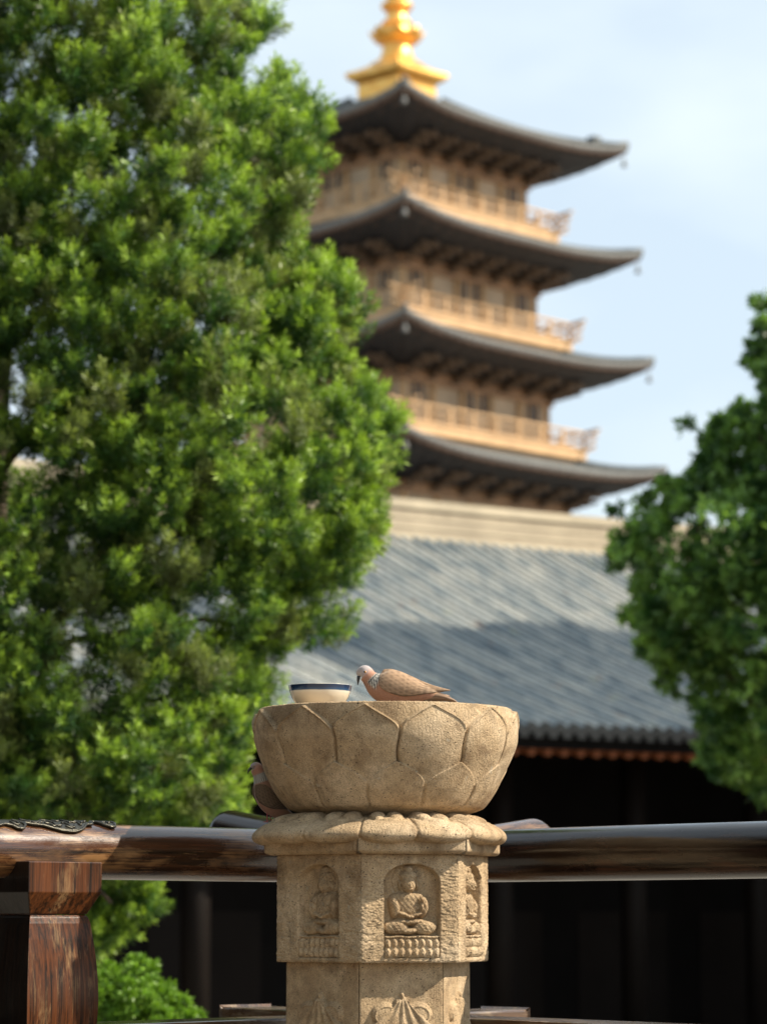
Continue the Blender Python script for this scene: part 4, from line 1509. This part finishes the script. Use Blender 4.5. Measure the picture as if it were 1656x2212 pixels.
for lv in range(5):
    T = TIPS[lv] - ZB
    if lv == 0:
        proof(0, 2.4, 2.2, 1.5)
    else:
        proof(lv, BAL[lv - 1] - 0.6 if lv <= 3 else 9.5, 0.75, 1.2)
    w = WALL[lv]
    zb = (TIPS[lv + 1] - ZB if lv < 4 else 3.0) + 0.2
    zt = T - 1.32
    wallo = MB().box((0, 0, (zb + zt) / 2), (w, w, zt - zb)).build("wall", M['p_wall'], pag, False, True)
    if lv > 3: continue
    # columns, beams, windows on each side
    cols_ = MB(); beams = MB()
    for k in range(4):
        for j in range(6):
            x, y = side_rot(k, -w / 2 + w * j / 5, -w / 2 - 0.04)
            if j < 5: MB().tube([(x, y, zb), (x, y, zt)], 0.13, 8).build("column", M['p_wood'], wallo, True, True)
        x, y = side_rot(k, 0, -w / 2 - 0.1)
        sz = (w + 0.5, 0.16, 0.26) if k % 2 == 0 else (0.16, w + 0.5, 0.26)
        beams.box((x, y, zt - 0.24), sz)
        beams.box((x, y, zt - 0.02), (sz[0] + (0.3 if k % 2 == 0 else 0.1), sz[1] + (0.1 if k % 2 == 0 else 0.3), 0.16))
    beams.build("beam", M['p_beam'], wallo, False, True)
    for k in (0, 3, 1, 2):
        if lv == 3: break
        for j, wd in ((0, 0.42), (2, 0.9), (4, 0.42)):
            cx = -w / 2 + w * (j + 0.5) / 5
            halves = (0,) if j != 2 else (-1, 1)
            for hf in halves:
                x, y = side_rot(k, cx + hf * w * 0.062, -w / 2 - 0.03)
                ww = 0.58 * w / 7
                sz = (ww, 0.05, 0.70) if k % 2 == 0 else (0.05, ww, 0.70)
                wo = MB().box((x, y, zt - 0.72), sz).build("window", M['p_pane'], pag, False, True)
                fr = MB()
                for q in (-0.5, 0, 0.5):
                    x2, y2 = side_rot(k, cx + hf * w * 0.062 + q * ww, -w / 2 - 0.07)
                    fr.box((x2, y2, zt - 0.72), (0.05, 0.05, 0.78))
                fr.build("frame", M['p_wood'], wo, False, True)
    # brackets under the eave on every side
    for k in (0, 3, 1, 2):
        nb_ = 7
        if k in (1, 2): nb_ = 4
        for j in range(nb_):
            b = MB()
            cx = -w / 2 + w * j / (nb_ - 1)
            for st in range(4):
                x, y = side_rot(k, cx, -w / 2 - 0.18 - 0.42 * st)
                zz_ = zt - 0.14 + 0.135 * st
                l1 = 0.42 + 0.16 * st
                sz = (l1, 0.2, 0.14) if k % 2 == 0 else (0.2, l1, 0.14)
                b.box((x, y, zz_), sz)
                sz = (0.16, 0.5, 0.12) if k % 2 == 0 else (0.5, 0.16, 0.12)
                b.box((x, y, zz_ + 0.04), (sz[0] * (1 if k % 2 else 1), sz[1], 0.13))
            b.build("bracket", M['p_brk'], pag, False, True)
    # balcony
    if lv <= 2:
        bw = BAL[lv]
        z0 = TIPS[lv + 1] - ZB + 0.42
        bo = MB()
        bo.box((0, 0, z0 + 0.19), (bw, bw, 0.34))
        bo.box((0, 0, z0 - 0.05), (bw - 0.5, bw - 0.5, 0.3))
        bo.box((0, 0, z0 + 0.39), (bw + 0.12, bw + 0.12, 0.07))
        bo = bo.build("balcony", M['p_wood'], pag, False, True)
        rl_ = MB()
        for k in range(4):
            for zz_, th, ex in ((0.46, 0.05, 0.50), (0.76, 0.045, 0.55), (1.06, 0.06, 0.70)):
                a = side_rot(k, -bw / 2 - ex, -bw / 2 + 0.06); b2 = side_rot(k, bw / 2 + ex, -bw / 2 + 0.06)
                m0 = side_rot(k, -bw / 2, -bw / 2 + 0.06); m1 = side_rot(k, bw / 2, -bw / 2 + 0.06)
                rl_.tube([(*a, z0 + zz_ + 0.06), (*m0, z0 + zz_), (*m1, z0 + zz_), (*b2, z0 + zz_ + 0.06)], th, 6)
            for j in range(9):
                x, y = side_rot(k, -bw / 2 + 0.06 + (bw - 0.12) * j / 8, -bw / 2 + 0.06)
                rl_.box((x, y, z0 + 0.75), (0.1, 0.1, 0.72))
            if False:
                for j in range(8):
                    x, y = side_rot(k, -bw / 2 + 0.06 + (bw - 0.12) * (j + 0.5) / 8, -bw / 2 + 0.06)
                    sz = (bw / 8 - 0.3, 0.04, 0.16) if k % 2 == 0 else (0.04, bw / 8 - 0.3, 0.16)
                    rl_.box((x, y, z0 + 0.66), sz)
        rl_.build("railing", M['p_wood'], bo, False, True)
# gold spire
gz = ZP(205, 110.4) - ZB
gk = 110.4 / FPX / 0.97
fin = empty("spire", (0, 0, 0)); fin.parent = pag
# the spire is a child of the pagoda; its pieces below it
gY = lambda y: ZP(y, 110.4) - ZB
g = MB()
g.box((0, 0, (gY(165) + gY(262)) / 2), (2.12, 2.12, gY(165) - gY(262)))
g.build("plinth", M['gold'], fin, False, True)
V = []; F = []
rows = [(1.42, gY(186), 0.0), (1.86, gY(176), 0.05), (1.98, gY(168), 0.08), (1.90, gY(163), 0.08), (1.45, gY(154), 0.05), (1.08, gY(143), 0.0), (0.86, gY(133), 0.0)]
nn_ = 33
for hw, z, lf in rows:
    for k in range(4):
        for i in range(nn_ - 1):
            s = -1 + 2 * i / (nn_ - 1)
            x, y = side_rot(k, s * hw / 1.0 * 0.72, -hw * 0.72)
            V.append((x, y, z + lf * abs(s) ** 3 * 1.0))
mrow = 4 * (nn_ - 1)
F = grid_faces(mrow, len(rows), True).tolist() + [list(range(mrow))[::-1], [(len(rows) - 1) * mrow + k for k in range(mrow)]]
mesh_obj("square_plate", V, F, M['gold'], fin, True, True)
px2 = lambda p: p * gk
prof = [(px2(62), gY(152)), (px2(48), gY(140)), (px2(38), gY(128)), (px2(33), gY(115)), (px2(31), gY(104)), (px2(30), gY(98))]
MB().lathe(prof, (0, 0, 0), 32).build("bell_base", M['gold'], fin, True, True)
prof = [(px2(30), gY(98)), (px2(44), gY(93)), (px2(54), gY(84)), (px2(57), gY(78)), (px2(50), gY(83)), (px2(40), gY(88)), (px2(28), gY(86))]
V = []; nn_ = 64
for j, (r, z) in enumerate(prof):
    for k in range(nn_):
        a = 2 * math.pi * k / nn_
        q = (0.5 + 0.5 * math.cos(8 * a)) * sstep(np.array(r), px2(40), px2(57))
        V.append((r * (1 + 0.10 * q) * math.cos(a), r * (1 + 0.10 * q) * math.sin(a), z + 0.18 * float(q)))
mesh_obj("lotus_collar", V, grid_faces(nn_, len(prof), True), M['gold'], fin, True, True)
def disc(y0, y1, r, name="ring"):
    z0, z1 = gY(y0), gY(y1)
    zc, hz = (z0 + z1) / 2, (z1 - z0) / 2
    pr = [(px2(r * math.cos(a) ** 0.7 if math.cos(a) > 0 else 0.01), zc + hz * math.sin(a)) for a in np.linspace(-1.5, 1.5, 15)]
    MB().lathe(pr, (0, 0, 0), 28).build(name, M['gold'], fin, True, True)
MB().lathe([(px2(28), gY(88)), (px2(31), gY(75)), (px2(31), gY(62)), (px2(24), gY(52)), (px2(20), gY(20)), (px2(12), gY(-120)), (0.01, gY(-150))], (0, 0, 0), 28).build("mast", M['gold'], fin, True, True)
disc(62, 44, 35); disc(37, 24, 24); disc(26, 2, 35); disc(0, -14, 24); disc(-10, -34, 33); disc(-44, -66, 30); disc(-78, -98, 27)

# ------------------------------------------------------------------ vegetation
def inpoly(px, py, poly):
    poly = np.array(poly, float)
    inside = np.zeros(len(px), bool)
    j = len(poly) - 1
    for i in range(len(poly)):
        xi, yi = poly[i]; xj, yj = poly[j]
        c = ((yi > py) != (yj > py)) & (px < (xj - xi) * (py - yi) / (yj - yi + 1e-9) + xi)
        inside ^= c
        j = i
    return inside


def unit(v):
    return v / (np.linalg.norm(v, axis=-1, keepdims=True) + 1e-9)


def leaves(name, cen, axis, col, size, width, per, spread, mat, parent, r_):
    """cen, axis, col per tuft; needles fan out round the axis."""
    n = len(cen)
    c = np.repeat(cen, per, 0); a = np.repeat(axis, per, 0); cc = np.repeat(col, per, 0); sz = np.repeat(size, per)
    d = unit(a * (1 - spread) + unit(r_.normal(size=(n * per, 3))) * spread)
    # needles start along a short length of twig
    start = c - a * (r_.random((n * per, 1)) * sz[:, None] * 0.9)
    L = sz * r_.uniform(0.65, 1.1, n * per)
    side = unit(np.cross(d, unit(r_.normal(size=(n * per, 3)))))
    w = width * sz / np.mean(size) * r_.uniform(0.8, 1.2, n * per)
    tip = start + d * L[:, None] + np.array((0, 0, -1)) * (L * 0.06)[:, None]
    mid = start + d * (L * 0.5)[:, None]
    V = np.stack([start, mid + side * w[:, None] / 2, tip, mid - side * w[:, None] / 2], 1).reshape(-1, 3)
    F = np.arange(n * per * 4).reshape(-1, 4)
    jit = r_.uniform(0.75, 1.25, (n * per, 1))
    C = np.repeat(np.clip(cc * jit, 0, 1), 4, 0)
    return mesh_obj(name, V, F, mat, parent, False, attrs={"leafcol": C})


def shoots(name, tip, axis, col_in, col_tip, length, radius, per, width, mat, parent, r_):
    """Densely needled rounded shoots; tip = end of the shoot, axis points to the tip."""
    n = len(tip)
    m = n * per
    u = np.tile((np.arange(per) + 0.5) / per, n) + r_.normal(size=m) * 0.02
    u = np.clip(u, 0, 1)                                  # 0 at the tip, 1 at the foot
    c = np.repeat(tip, per, 0); a = np.repeat(axis, per, 0); L = np.repeat(length, per); Rd = np.repeat(radius, per)
    start = c - a * (u * L)[:, None]
    rad = r_.normal(size=(m, 3)); rad -= a * (rad * a).sum(1, keepdims=True); rad = unit(rad)
    fwd = 0.95 - 0.55 * u + r_.normal(size=m) * 0.12
    fwd = np.where(u < 0.08, 1.8, fwd)
    d = unit(rad + a * fwd[:, None])
    nl = Rd * (0.95 + 0.25 * np.sin(u * np.pi)) * r_.uniform(0.8, 1.15, m)
    side = unit(np.cross(d, unit(r_.normal(size=(m, 3)))))
    w = width * r_.uniform(0.8, 1.2, m)
    end = start + d * nl[:, None]
    mid = start + d * (nl * 0.55)[:, None]
    V = np.stack([start, mid + side * w[:, None] / 2, end, mid - side * w[:, None] / 2], 1).reshape(-1, 3)
    F = np.arange(m * 4).reshape(-1, 4)
    g = np.clip(1 - u * 1.5, 0, 1)[:, None]
    C = np.repeat(col_in, per, 0) * (1 - g) + np.repeat(col_tip, per, 0) * g
    C = np.repeat(np.clip(C * r_.uniform(0.75, 1.25, (m, 1)), 0, 1), 4, 0)
    return mesh_obj(name, V, F, mat, parent, False, attrs={"leafcol": C})


def crown(poly, Yc, Yr, nclump, rcl, ntuft, r_, ext=(-500, 900, -500, 2300), axis_pt=None, holes=(), grow=0.0):
    """Clumps of twigs inside an outline; returns tuft centres, axes, clump ids and how far out each sits."""
    cs = []
    tries = 0
    while len(cs) < nclump and tries < 60:
        tries += 1
        m = nclump * 3
        px = r_.uniform(ext[0], ext[1], m); py = r_.uniform(ext[2], ext[3], m)
        ok = inpoly(px, py, poly)
        px, py = px[ok], py[ok]
        # distance to the outline -> depth range
        pl = np.array(poly, float)
        dmin = np.full(len(px), 1e9)
        for i in range(len(pl)):
            a = pl[i]; b = pl[(i + 1) % len(pl)]
            ab = b - a; t = np.clip(((px - a[0]) * ab[0] + (py - a[1]) * ab[1]) / (ab @ ab + 1e-9), 0, 1)
            dmin = np.minimum(dmin, np.hypot(px - a[0] - ab[0] * t, py - a[1] - ab[1] * t))
        rpx = rcl * FPX / Yc
        ok = dmin > rpx * 0.62
        px, py, dmin = px[ok], py[ok], dmin[ok]
        rng_d = Yr * np.clip(np.sqrt(dmin / (4.5 * rpx)), 0.25, 1)
        # favour the shell
        q = r_.random(len(px)); q = np.where(r_.random(len(px)) < 0.75, -(q ** 0.6), q)
        Y = Yc + rng_d * q
        for x, y, yy, dm in zip(px, py, Y, dmin):
            if any((x - h[0]) ** 2 / h[2] ** 2 + (y - h[1]) ** 2 / h[3] ** 2 < 1 for h in holes): continue
            cs.append(P(x, y, yy))
            if len(cs) >= nclump: break
    cs = np.array(cs)
    return cs


def tufts(cs, rcl, ntuft, r_, centre, upb=0.35, outb=0.45):
    n = len(cs)
    rad = rcl * r_.uniform(0.7, 1.2, n)
    out = unit(cs - centre)
    d = unit(r_.normal(size=(n, ntuft, 3)) * np.array((1, 1, 0.8)))
    d = unit(d + out[:, None, :] * outb + np.array((0, 0, upb)))
    rr = rad[:, None, None] * (0.45 + 0.6 * r_.random((n, ntuft, 1)) ** 0.7)
    T = cs[:, None, :] + d * rr
    A = unit(d + r_.normal(size=d.shape) * 0.25 + np.array((0, 0, 0.25)))
    young = np.clip((rr[..., 0] / rad[:, None] - 0.6) / 0.45, 0, 1)
    ids = np.repeat(np.arange(n)[:, None], ntuft, 1)
    return T.reshape(-1, 3), A.reshape(-1, 3), young.ravel(), ids.ravel()


def limb(path, r0, r1, n=9):
    return path, np.linspace(r0, r1, len(path))


def curve_pts(a, b, sag, n=10, wob=0.05, r_=rng):
    a = np.array(a, float); b = np.array(b, float)
    t = np.linspace(0, 1, n)[:, None]
    p = a * (1 - t) + b * t
    p[:, 2] += (np.sin(t[:, 0] * math.pi) * sag)
    w = r_.normal(size=(n, 3)) * wob
    w[0] = 0; w[-1] = 0
    return p + w


# --- big conifer-like evergreen on the left
r1 = np.random.default_rng(31)
polyL = [(-560, -120), (-330, -560), (60, -700), (300, -420), (420, -200), (520, -60), (545, 10), (625, 45), (630, 80), (560, 125), (545, 180), (640, 175), (715, 200), (722, 300), (700, 400), (682, 500), (640, 560), (700, 575), (745, 560),
         (770, 620), (826, 635), (805, 700), (735, 760), (800, 800), (862, 860), (884, 920), (872, 1010), (845, 1070), (862, 1160), (815, 1230), (760, 1265), (700, 1285), (655, 1310), (690, 1350), (770, 1330), (785, 1350),
         (760, 1385), (640, 1400), (590, 1440), (625, 1500), (560, 1560), (548, 1650), (540, 1760), (470, 1830), (60, 1900), (-420, 1860), (-720, 1600), (-840, 1100), (-760, 480)]
YL = 15.5
treeL = empty("evergreen_tree", (P(-150, 2200, YL + 0.6)[0], YL + 0.6, -1.0), "large bright green needle-leaved evergreen filling the left side", "tree")
holes = [(60, 1010, 55, 40), (40, 830, 40, 30), (330, 500, 30, 20), (180, 1420, 60, 35), (370, 1440, 40, 25)]
cs = crown([(x_ - (14 if x_ > 300 else 0), y_) for x_, y_ in polyL], YL, 1.7, 3050, 0.13, 14, r1, ext=(-860, 900, -720, 2300), holes=holes)
# low boughs seen under the handrail
polyLow = [(110, 1860), (330, 1880), (362, 1960), (330, 2020), (270, 2040), (215, 2075), (150, 2075)]
cs2 = crown(polyLow, YL, 0.4, 26, 0.13, 14, r1, ext=(100, 380, 1850, 2080))
sp = []
for x_, y_ in ((560, 20), (600, 55), (565, 100), (640, 190), (690, 215), (700, 280), (690, 350), (670, 430), (660, 500), (720, 590), (750, 610), (790, 640), (745, 690), (715, 740), (770, 800), (815, 850), (848, 900), (850, 950), (838, 1000), (815, 1070),
               (830, 1130), (800, 1190), (760, 1240), (700, 1260), (640, 1290), (600, 1340), (650, 1375), (700, 1355), (745, 1345), (590, 1400), (590, 1490), (540, 1560), (520, 1650), (510, 1740), (440, 1790), (300, 1800), (120, 1800)):
    for _ in range(3):
        sp.append(P(x_ - 42 + r1.normal() * 11, y_ + r1.normal() * 13, YL + r1.uniform(-1.0, 0.3)))
csL = np.concatenate([cs, cs2, np.array(sp)])
centreL = np.array((P(-50, 900, YL)[0], YL + 0.9, 3.0))
T_, A_, yg, ids = tufts(csL, 0.16, 10, r1, centreL, 0.5, 0.55)
A_ = unit(A_ + np.array((0.1, -0.1, 0.25)))
hue = r1.random(len(csL))[ids]
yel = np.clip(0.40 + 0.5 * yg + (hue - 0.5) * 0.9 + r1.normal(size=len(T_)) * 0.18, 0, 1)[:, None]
old_shaded = np.array((0.015, 0.046, 0.014)); newc = np.array((0.44, 0.62, 0.08)); olive = np.array((0.27, 0.28, 0.12))
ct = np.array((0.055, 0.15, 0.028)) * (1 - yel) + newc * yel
ci = old_shaded * (1 - yel) + np.array((0.06, 0.14, 0.028)) * yel  # inner needles: older green, darkened further to paint in clump self-shading
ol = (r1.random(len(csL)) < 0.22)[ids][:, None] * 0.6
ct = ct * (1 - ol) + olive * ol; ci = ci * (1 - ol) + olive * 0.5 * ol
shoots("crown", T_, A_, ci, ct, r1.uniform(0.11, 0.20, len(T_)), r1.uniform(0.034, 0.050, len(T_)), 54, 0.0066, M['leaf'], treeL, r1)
mbT = MB()
base = np.array((treeL.location.x, treeL.location.y, -1.0))
trunk = [base, base + (0.05, 0, 1.2), base + (0.15, -.05, 2.6), base + (0.3, -.1, 4.2), base + (0.35, 0, 5.8)]
mbT.tube(trunk, [0.17, 0.14, 0.11, 0.075, 0.03], 12)
for (x0, y0), (x1, y1), r0 in (((-60, 1500), (20, 1290), 0.045), ((20, 1290), (190, 1080), 0.036), ((-90, 1700), (160, 1380), 0.04), ((-60, 1500), (380, 1150), 0.035), ((-110, 1850), (200, 1600), 0.035),
                               ((-60, 1100), (300, 700), 0.035), ((-60, 800), (420, 420), 0.03), ((-60, 600), (300, 150), 0.03), ((200, 1240), (620, 980), 0.022), ((200, 1560), (480, 1480), 0.02), ((160, 1380), (620, 1350), 0.018),
                               ((300, 700), (560, 520), 0.018), ((-80, 1750), (240, 1950), 0.02), ((300, 1100), (640, 820), 0.02), ((420, 420), (600, 260), 0.015)):
    pts = curve_pts(P(x0, y0, YL - 0.1 + 0.3 * (x0 < 0)), P(x1, y1, YL - 0.4), 0.05, 9, 0.02, r1)
    mbT.tube(pts, np.linspace(r0, r0 * 0.45, 9), 8)
mbT.build("trunk", M['bark'], treeL, True)

# --- broadleaf tree on the right
r2 = np.random.default_rng(77)
YR = 27.0
polyR = [(1700, 560), (1652, 640), (1612, 700), (1596, 790), (1604, 880), (1640, 930), (1650, 985), (1600, 960), (1585, 920), (1545, 905), (1508, 940), (1490, 1000), (1440, 1020), (1395, 1060), (1350, 1100), (1340, 1160),
         (1312, 1200), (1345, 1250), (1335, 1310), (1365, 1350), (1360, 1400), (1400, 1440), (1470, 1460), (1490, 1520), (1530, 1560), (1490, 1600), (1480, 1640), (1560, 1680), (1640, 1700), (2100, 1750), (2200, 1000), (2000, 500)]
treeR = empty("broadleaf_tree", (P(1800, 2000, YR)[0], YR, -1.0), "dense dark green leafy tree at the right edge in front of the hall", "tree")
csR = crown([(x_ + (58 if 1000 < y_ < 1170 else 28), y_) for x_, y_ in polyR], YR, 2.2, 760, 0.16, 14, r2, ext=(1300, 2200, 450, 1760), holes=[(1420, 1330, 18, 14), (1500, 1395, 22, 10), (1640, 960, 30, 18)])
cR = np.array((P(1800, 1200, YR)[0], YR + 1.0, 3.5))
T_, A_, yg, ids = tufts(csR, 0.20, 13, r2, cR, 0.3, 0.4)
eR = []
pl_ = np.array(polyR[:30], float)
for i in range(1, len(pl_) - 1):
    for _ in range(9):
        q = pl_[i] + (pl_[i + 1] - pl_[i]) * r2.random()
        eR.append(P(q[0] + (78 if 1000 < q[1] < 1130 else 52) + r2.normal() * 24, q[1] + r2.normal() * 20, YR + r2.uniform(-1.2, 0.8)))
eR = np.array(eR)
T2, A2, yg2, ids2 = tufts(eR, 0.12, 7, r2, cR, 0.35, 0.8)
T_ = np.concatenate([T_, T2]); A_ = np.concatenate([A_, A2]); yg = np.concatenate([yg, yg2]); ids = np.concatenate([ids, ids2 + len(csR)])
csR = np.concatenate([csR, eR])
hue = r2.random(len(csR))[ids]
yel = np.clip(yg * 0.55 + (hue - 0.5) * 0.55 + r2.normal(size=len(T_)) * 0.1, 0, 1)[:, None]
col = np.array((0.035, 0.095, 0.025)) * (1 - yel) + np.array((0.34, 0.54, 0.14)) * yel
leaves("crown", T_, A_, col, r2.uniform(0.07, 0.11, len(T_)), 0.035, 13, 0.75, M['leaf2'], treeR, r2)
mbT = MB()
bR = np.array((treeR.location.x, treeR.location.y, -1.0))
mbT.tube([bR, bR + (0.05, 0, 1.5), bR + (-0.1, 0, 3.2), bR + (0, 0, 5.5)], [0.2, 0.16, 0.12, 0.05], 12)
for (x0, y0), (x1, y1), r0 in (((1790, 1700), (1450, 1350), 0.07), ((1790, 1500), (1480, 1150), 0.06), ((1790, 1300), (1620, 900), 0.05), ((1790, 1750), (1600, 1560), 0.05), ((1790, 1450), (1400, 1230), 0.05)):
    mbT.tube(curve_pts(P(x0, y0, YR), P(x1, y1, YR - 0.4), 0.1, 9, 0.03, r2), np.linspace(r0, r0 * 0.3, 9), 8)
mbT.build("trunk", M['bark'], treeR, True)

# --- clipped shrub below the left handrail
r3 = np.random.default_rng(5)
YS = 14.0
bc = P(285, 2150, YS)
shrub = empty("round_shrub", (bc[0], bc[1], -1.0), "bright green clipped shrub low behind the left railing", "shrub")
n = 420
d = unit(r3.normal(size=(n, 3))); d[:, 2] = np.abs(d[:, 2]) * 1.0
top = ZP(2080, YS)
rx, rz_ = 0.37, 0.62
cS = np.array((bc[0] - 0.02, bc[1], top - rz_)) + d * np.array((rx, rx, rz_)) * r3.uniform(0.75, 1.0, (n, 1)) * (1 + 0.05 * np.sin(d[:, :1] * 9))
T_, A_, yg, ids = tufts(cS, 0.055, 8, r3, np.array((bc[0], bc[1], top - rz_)), 0.5, 0.9)
yel = np.clip(0.35 + yg * 0.5 + r3.normal(size=len(T_)) * 0.15, 0, 1)[:, None]
col = np.array((0.04, 0.10, 0.02)) * (1 - yel) + np.array((0.24, 0.42, 0.045)) * yel
leaves("foliage", T_, A_, col, r3.uniform(0.03, 0.045, len(T_)), 0.011, 14, 0.6, M['leaf'], shrub, r3)
mbT = MB()
for k in range(6):
    a = k * 1.05
    mbT.tube([(bc[0] + 0.03 * math.cos(a), bc[1] + 0.03 * math.sin(a), -1.0), (bc[0] + 0.12 * math.cos(a), bc[1] + 0.12 * math.sin(a), 0.0), (bc[0] + 0.2 * math.cos(a), bc[1] + 0.2 * math.sin(a), top - 0.35)], [0.02, 0.015, 0.008], 6)
mbT.build("stem", M['bark'], shrub, True)

# --- added tree, out of sight to the left, darkening reflections in the right railing
r4 = np.random.default_rng(13)
tl = empty("broadleaf_tree", (-7.2, 3.6, -1.0), "unseen tall tree added left of the terrace to block sky light and reflections", "tree")
d = unit(r4.normal(size=(520, 3)))
cT = np.array((-7.2, 3.6, 7.4)) + d * np.array((4.2, 4.4, 4.0)) * r4.uniform(0.55, 1.0, (520, 1))
T_, A_, yg, ids = tufts(cT, 0.7, 16, r4, np.array((-7.2, 3.6, 6.5)), 0.3, 0.4)
yel = np.clip(yg * 0.5 + r4.normal(size=len(T_)) * 0.15, 0, 1)[:, None]
col = np.array((0.03, 0.08, 0.025)) * (1 - yel) + np.array((0.12, 0.22, 0.05)) * yel
leaves("crown", T_, A_, col, r4.uniform(0.12, 0.18, len(T_)), 0.07, 10, 0.75, M['leaf2'], tl, r4)
mbT = MB()
b0 = np.array((-7.2, 3.6, -1.0))
mbT.tube([b0, b0 + (0.1, 0, 2.5), b0 + (0, 0.1, 5.5), b0 + (0, 0, 9)], [0.3, 0.25, 0.2, 0.06], 12)
for k in range(8):
    a = k * 0.8
    mbT.tube(curve_pts(b0 + (0, 0, 4 + k * 0.3), b0 + (3 * math.cos(a), 3 * math.sin(a), 7.5 + (k % 3)), 0.3, 8, 0.06, r4), np.linspace(0.12, 0.03, 8), 8)
mbT.build("trunk", M['bark'], tl, True)
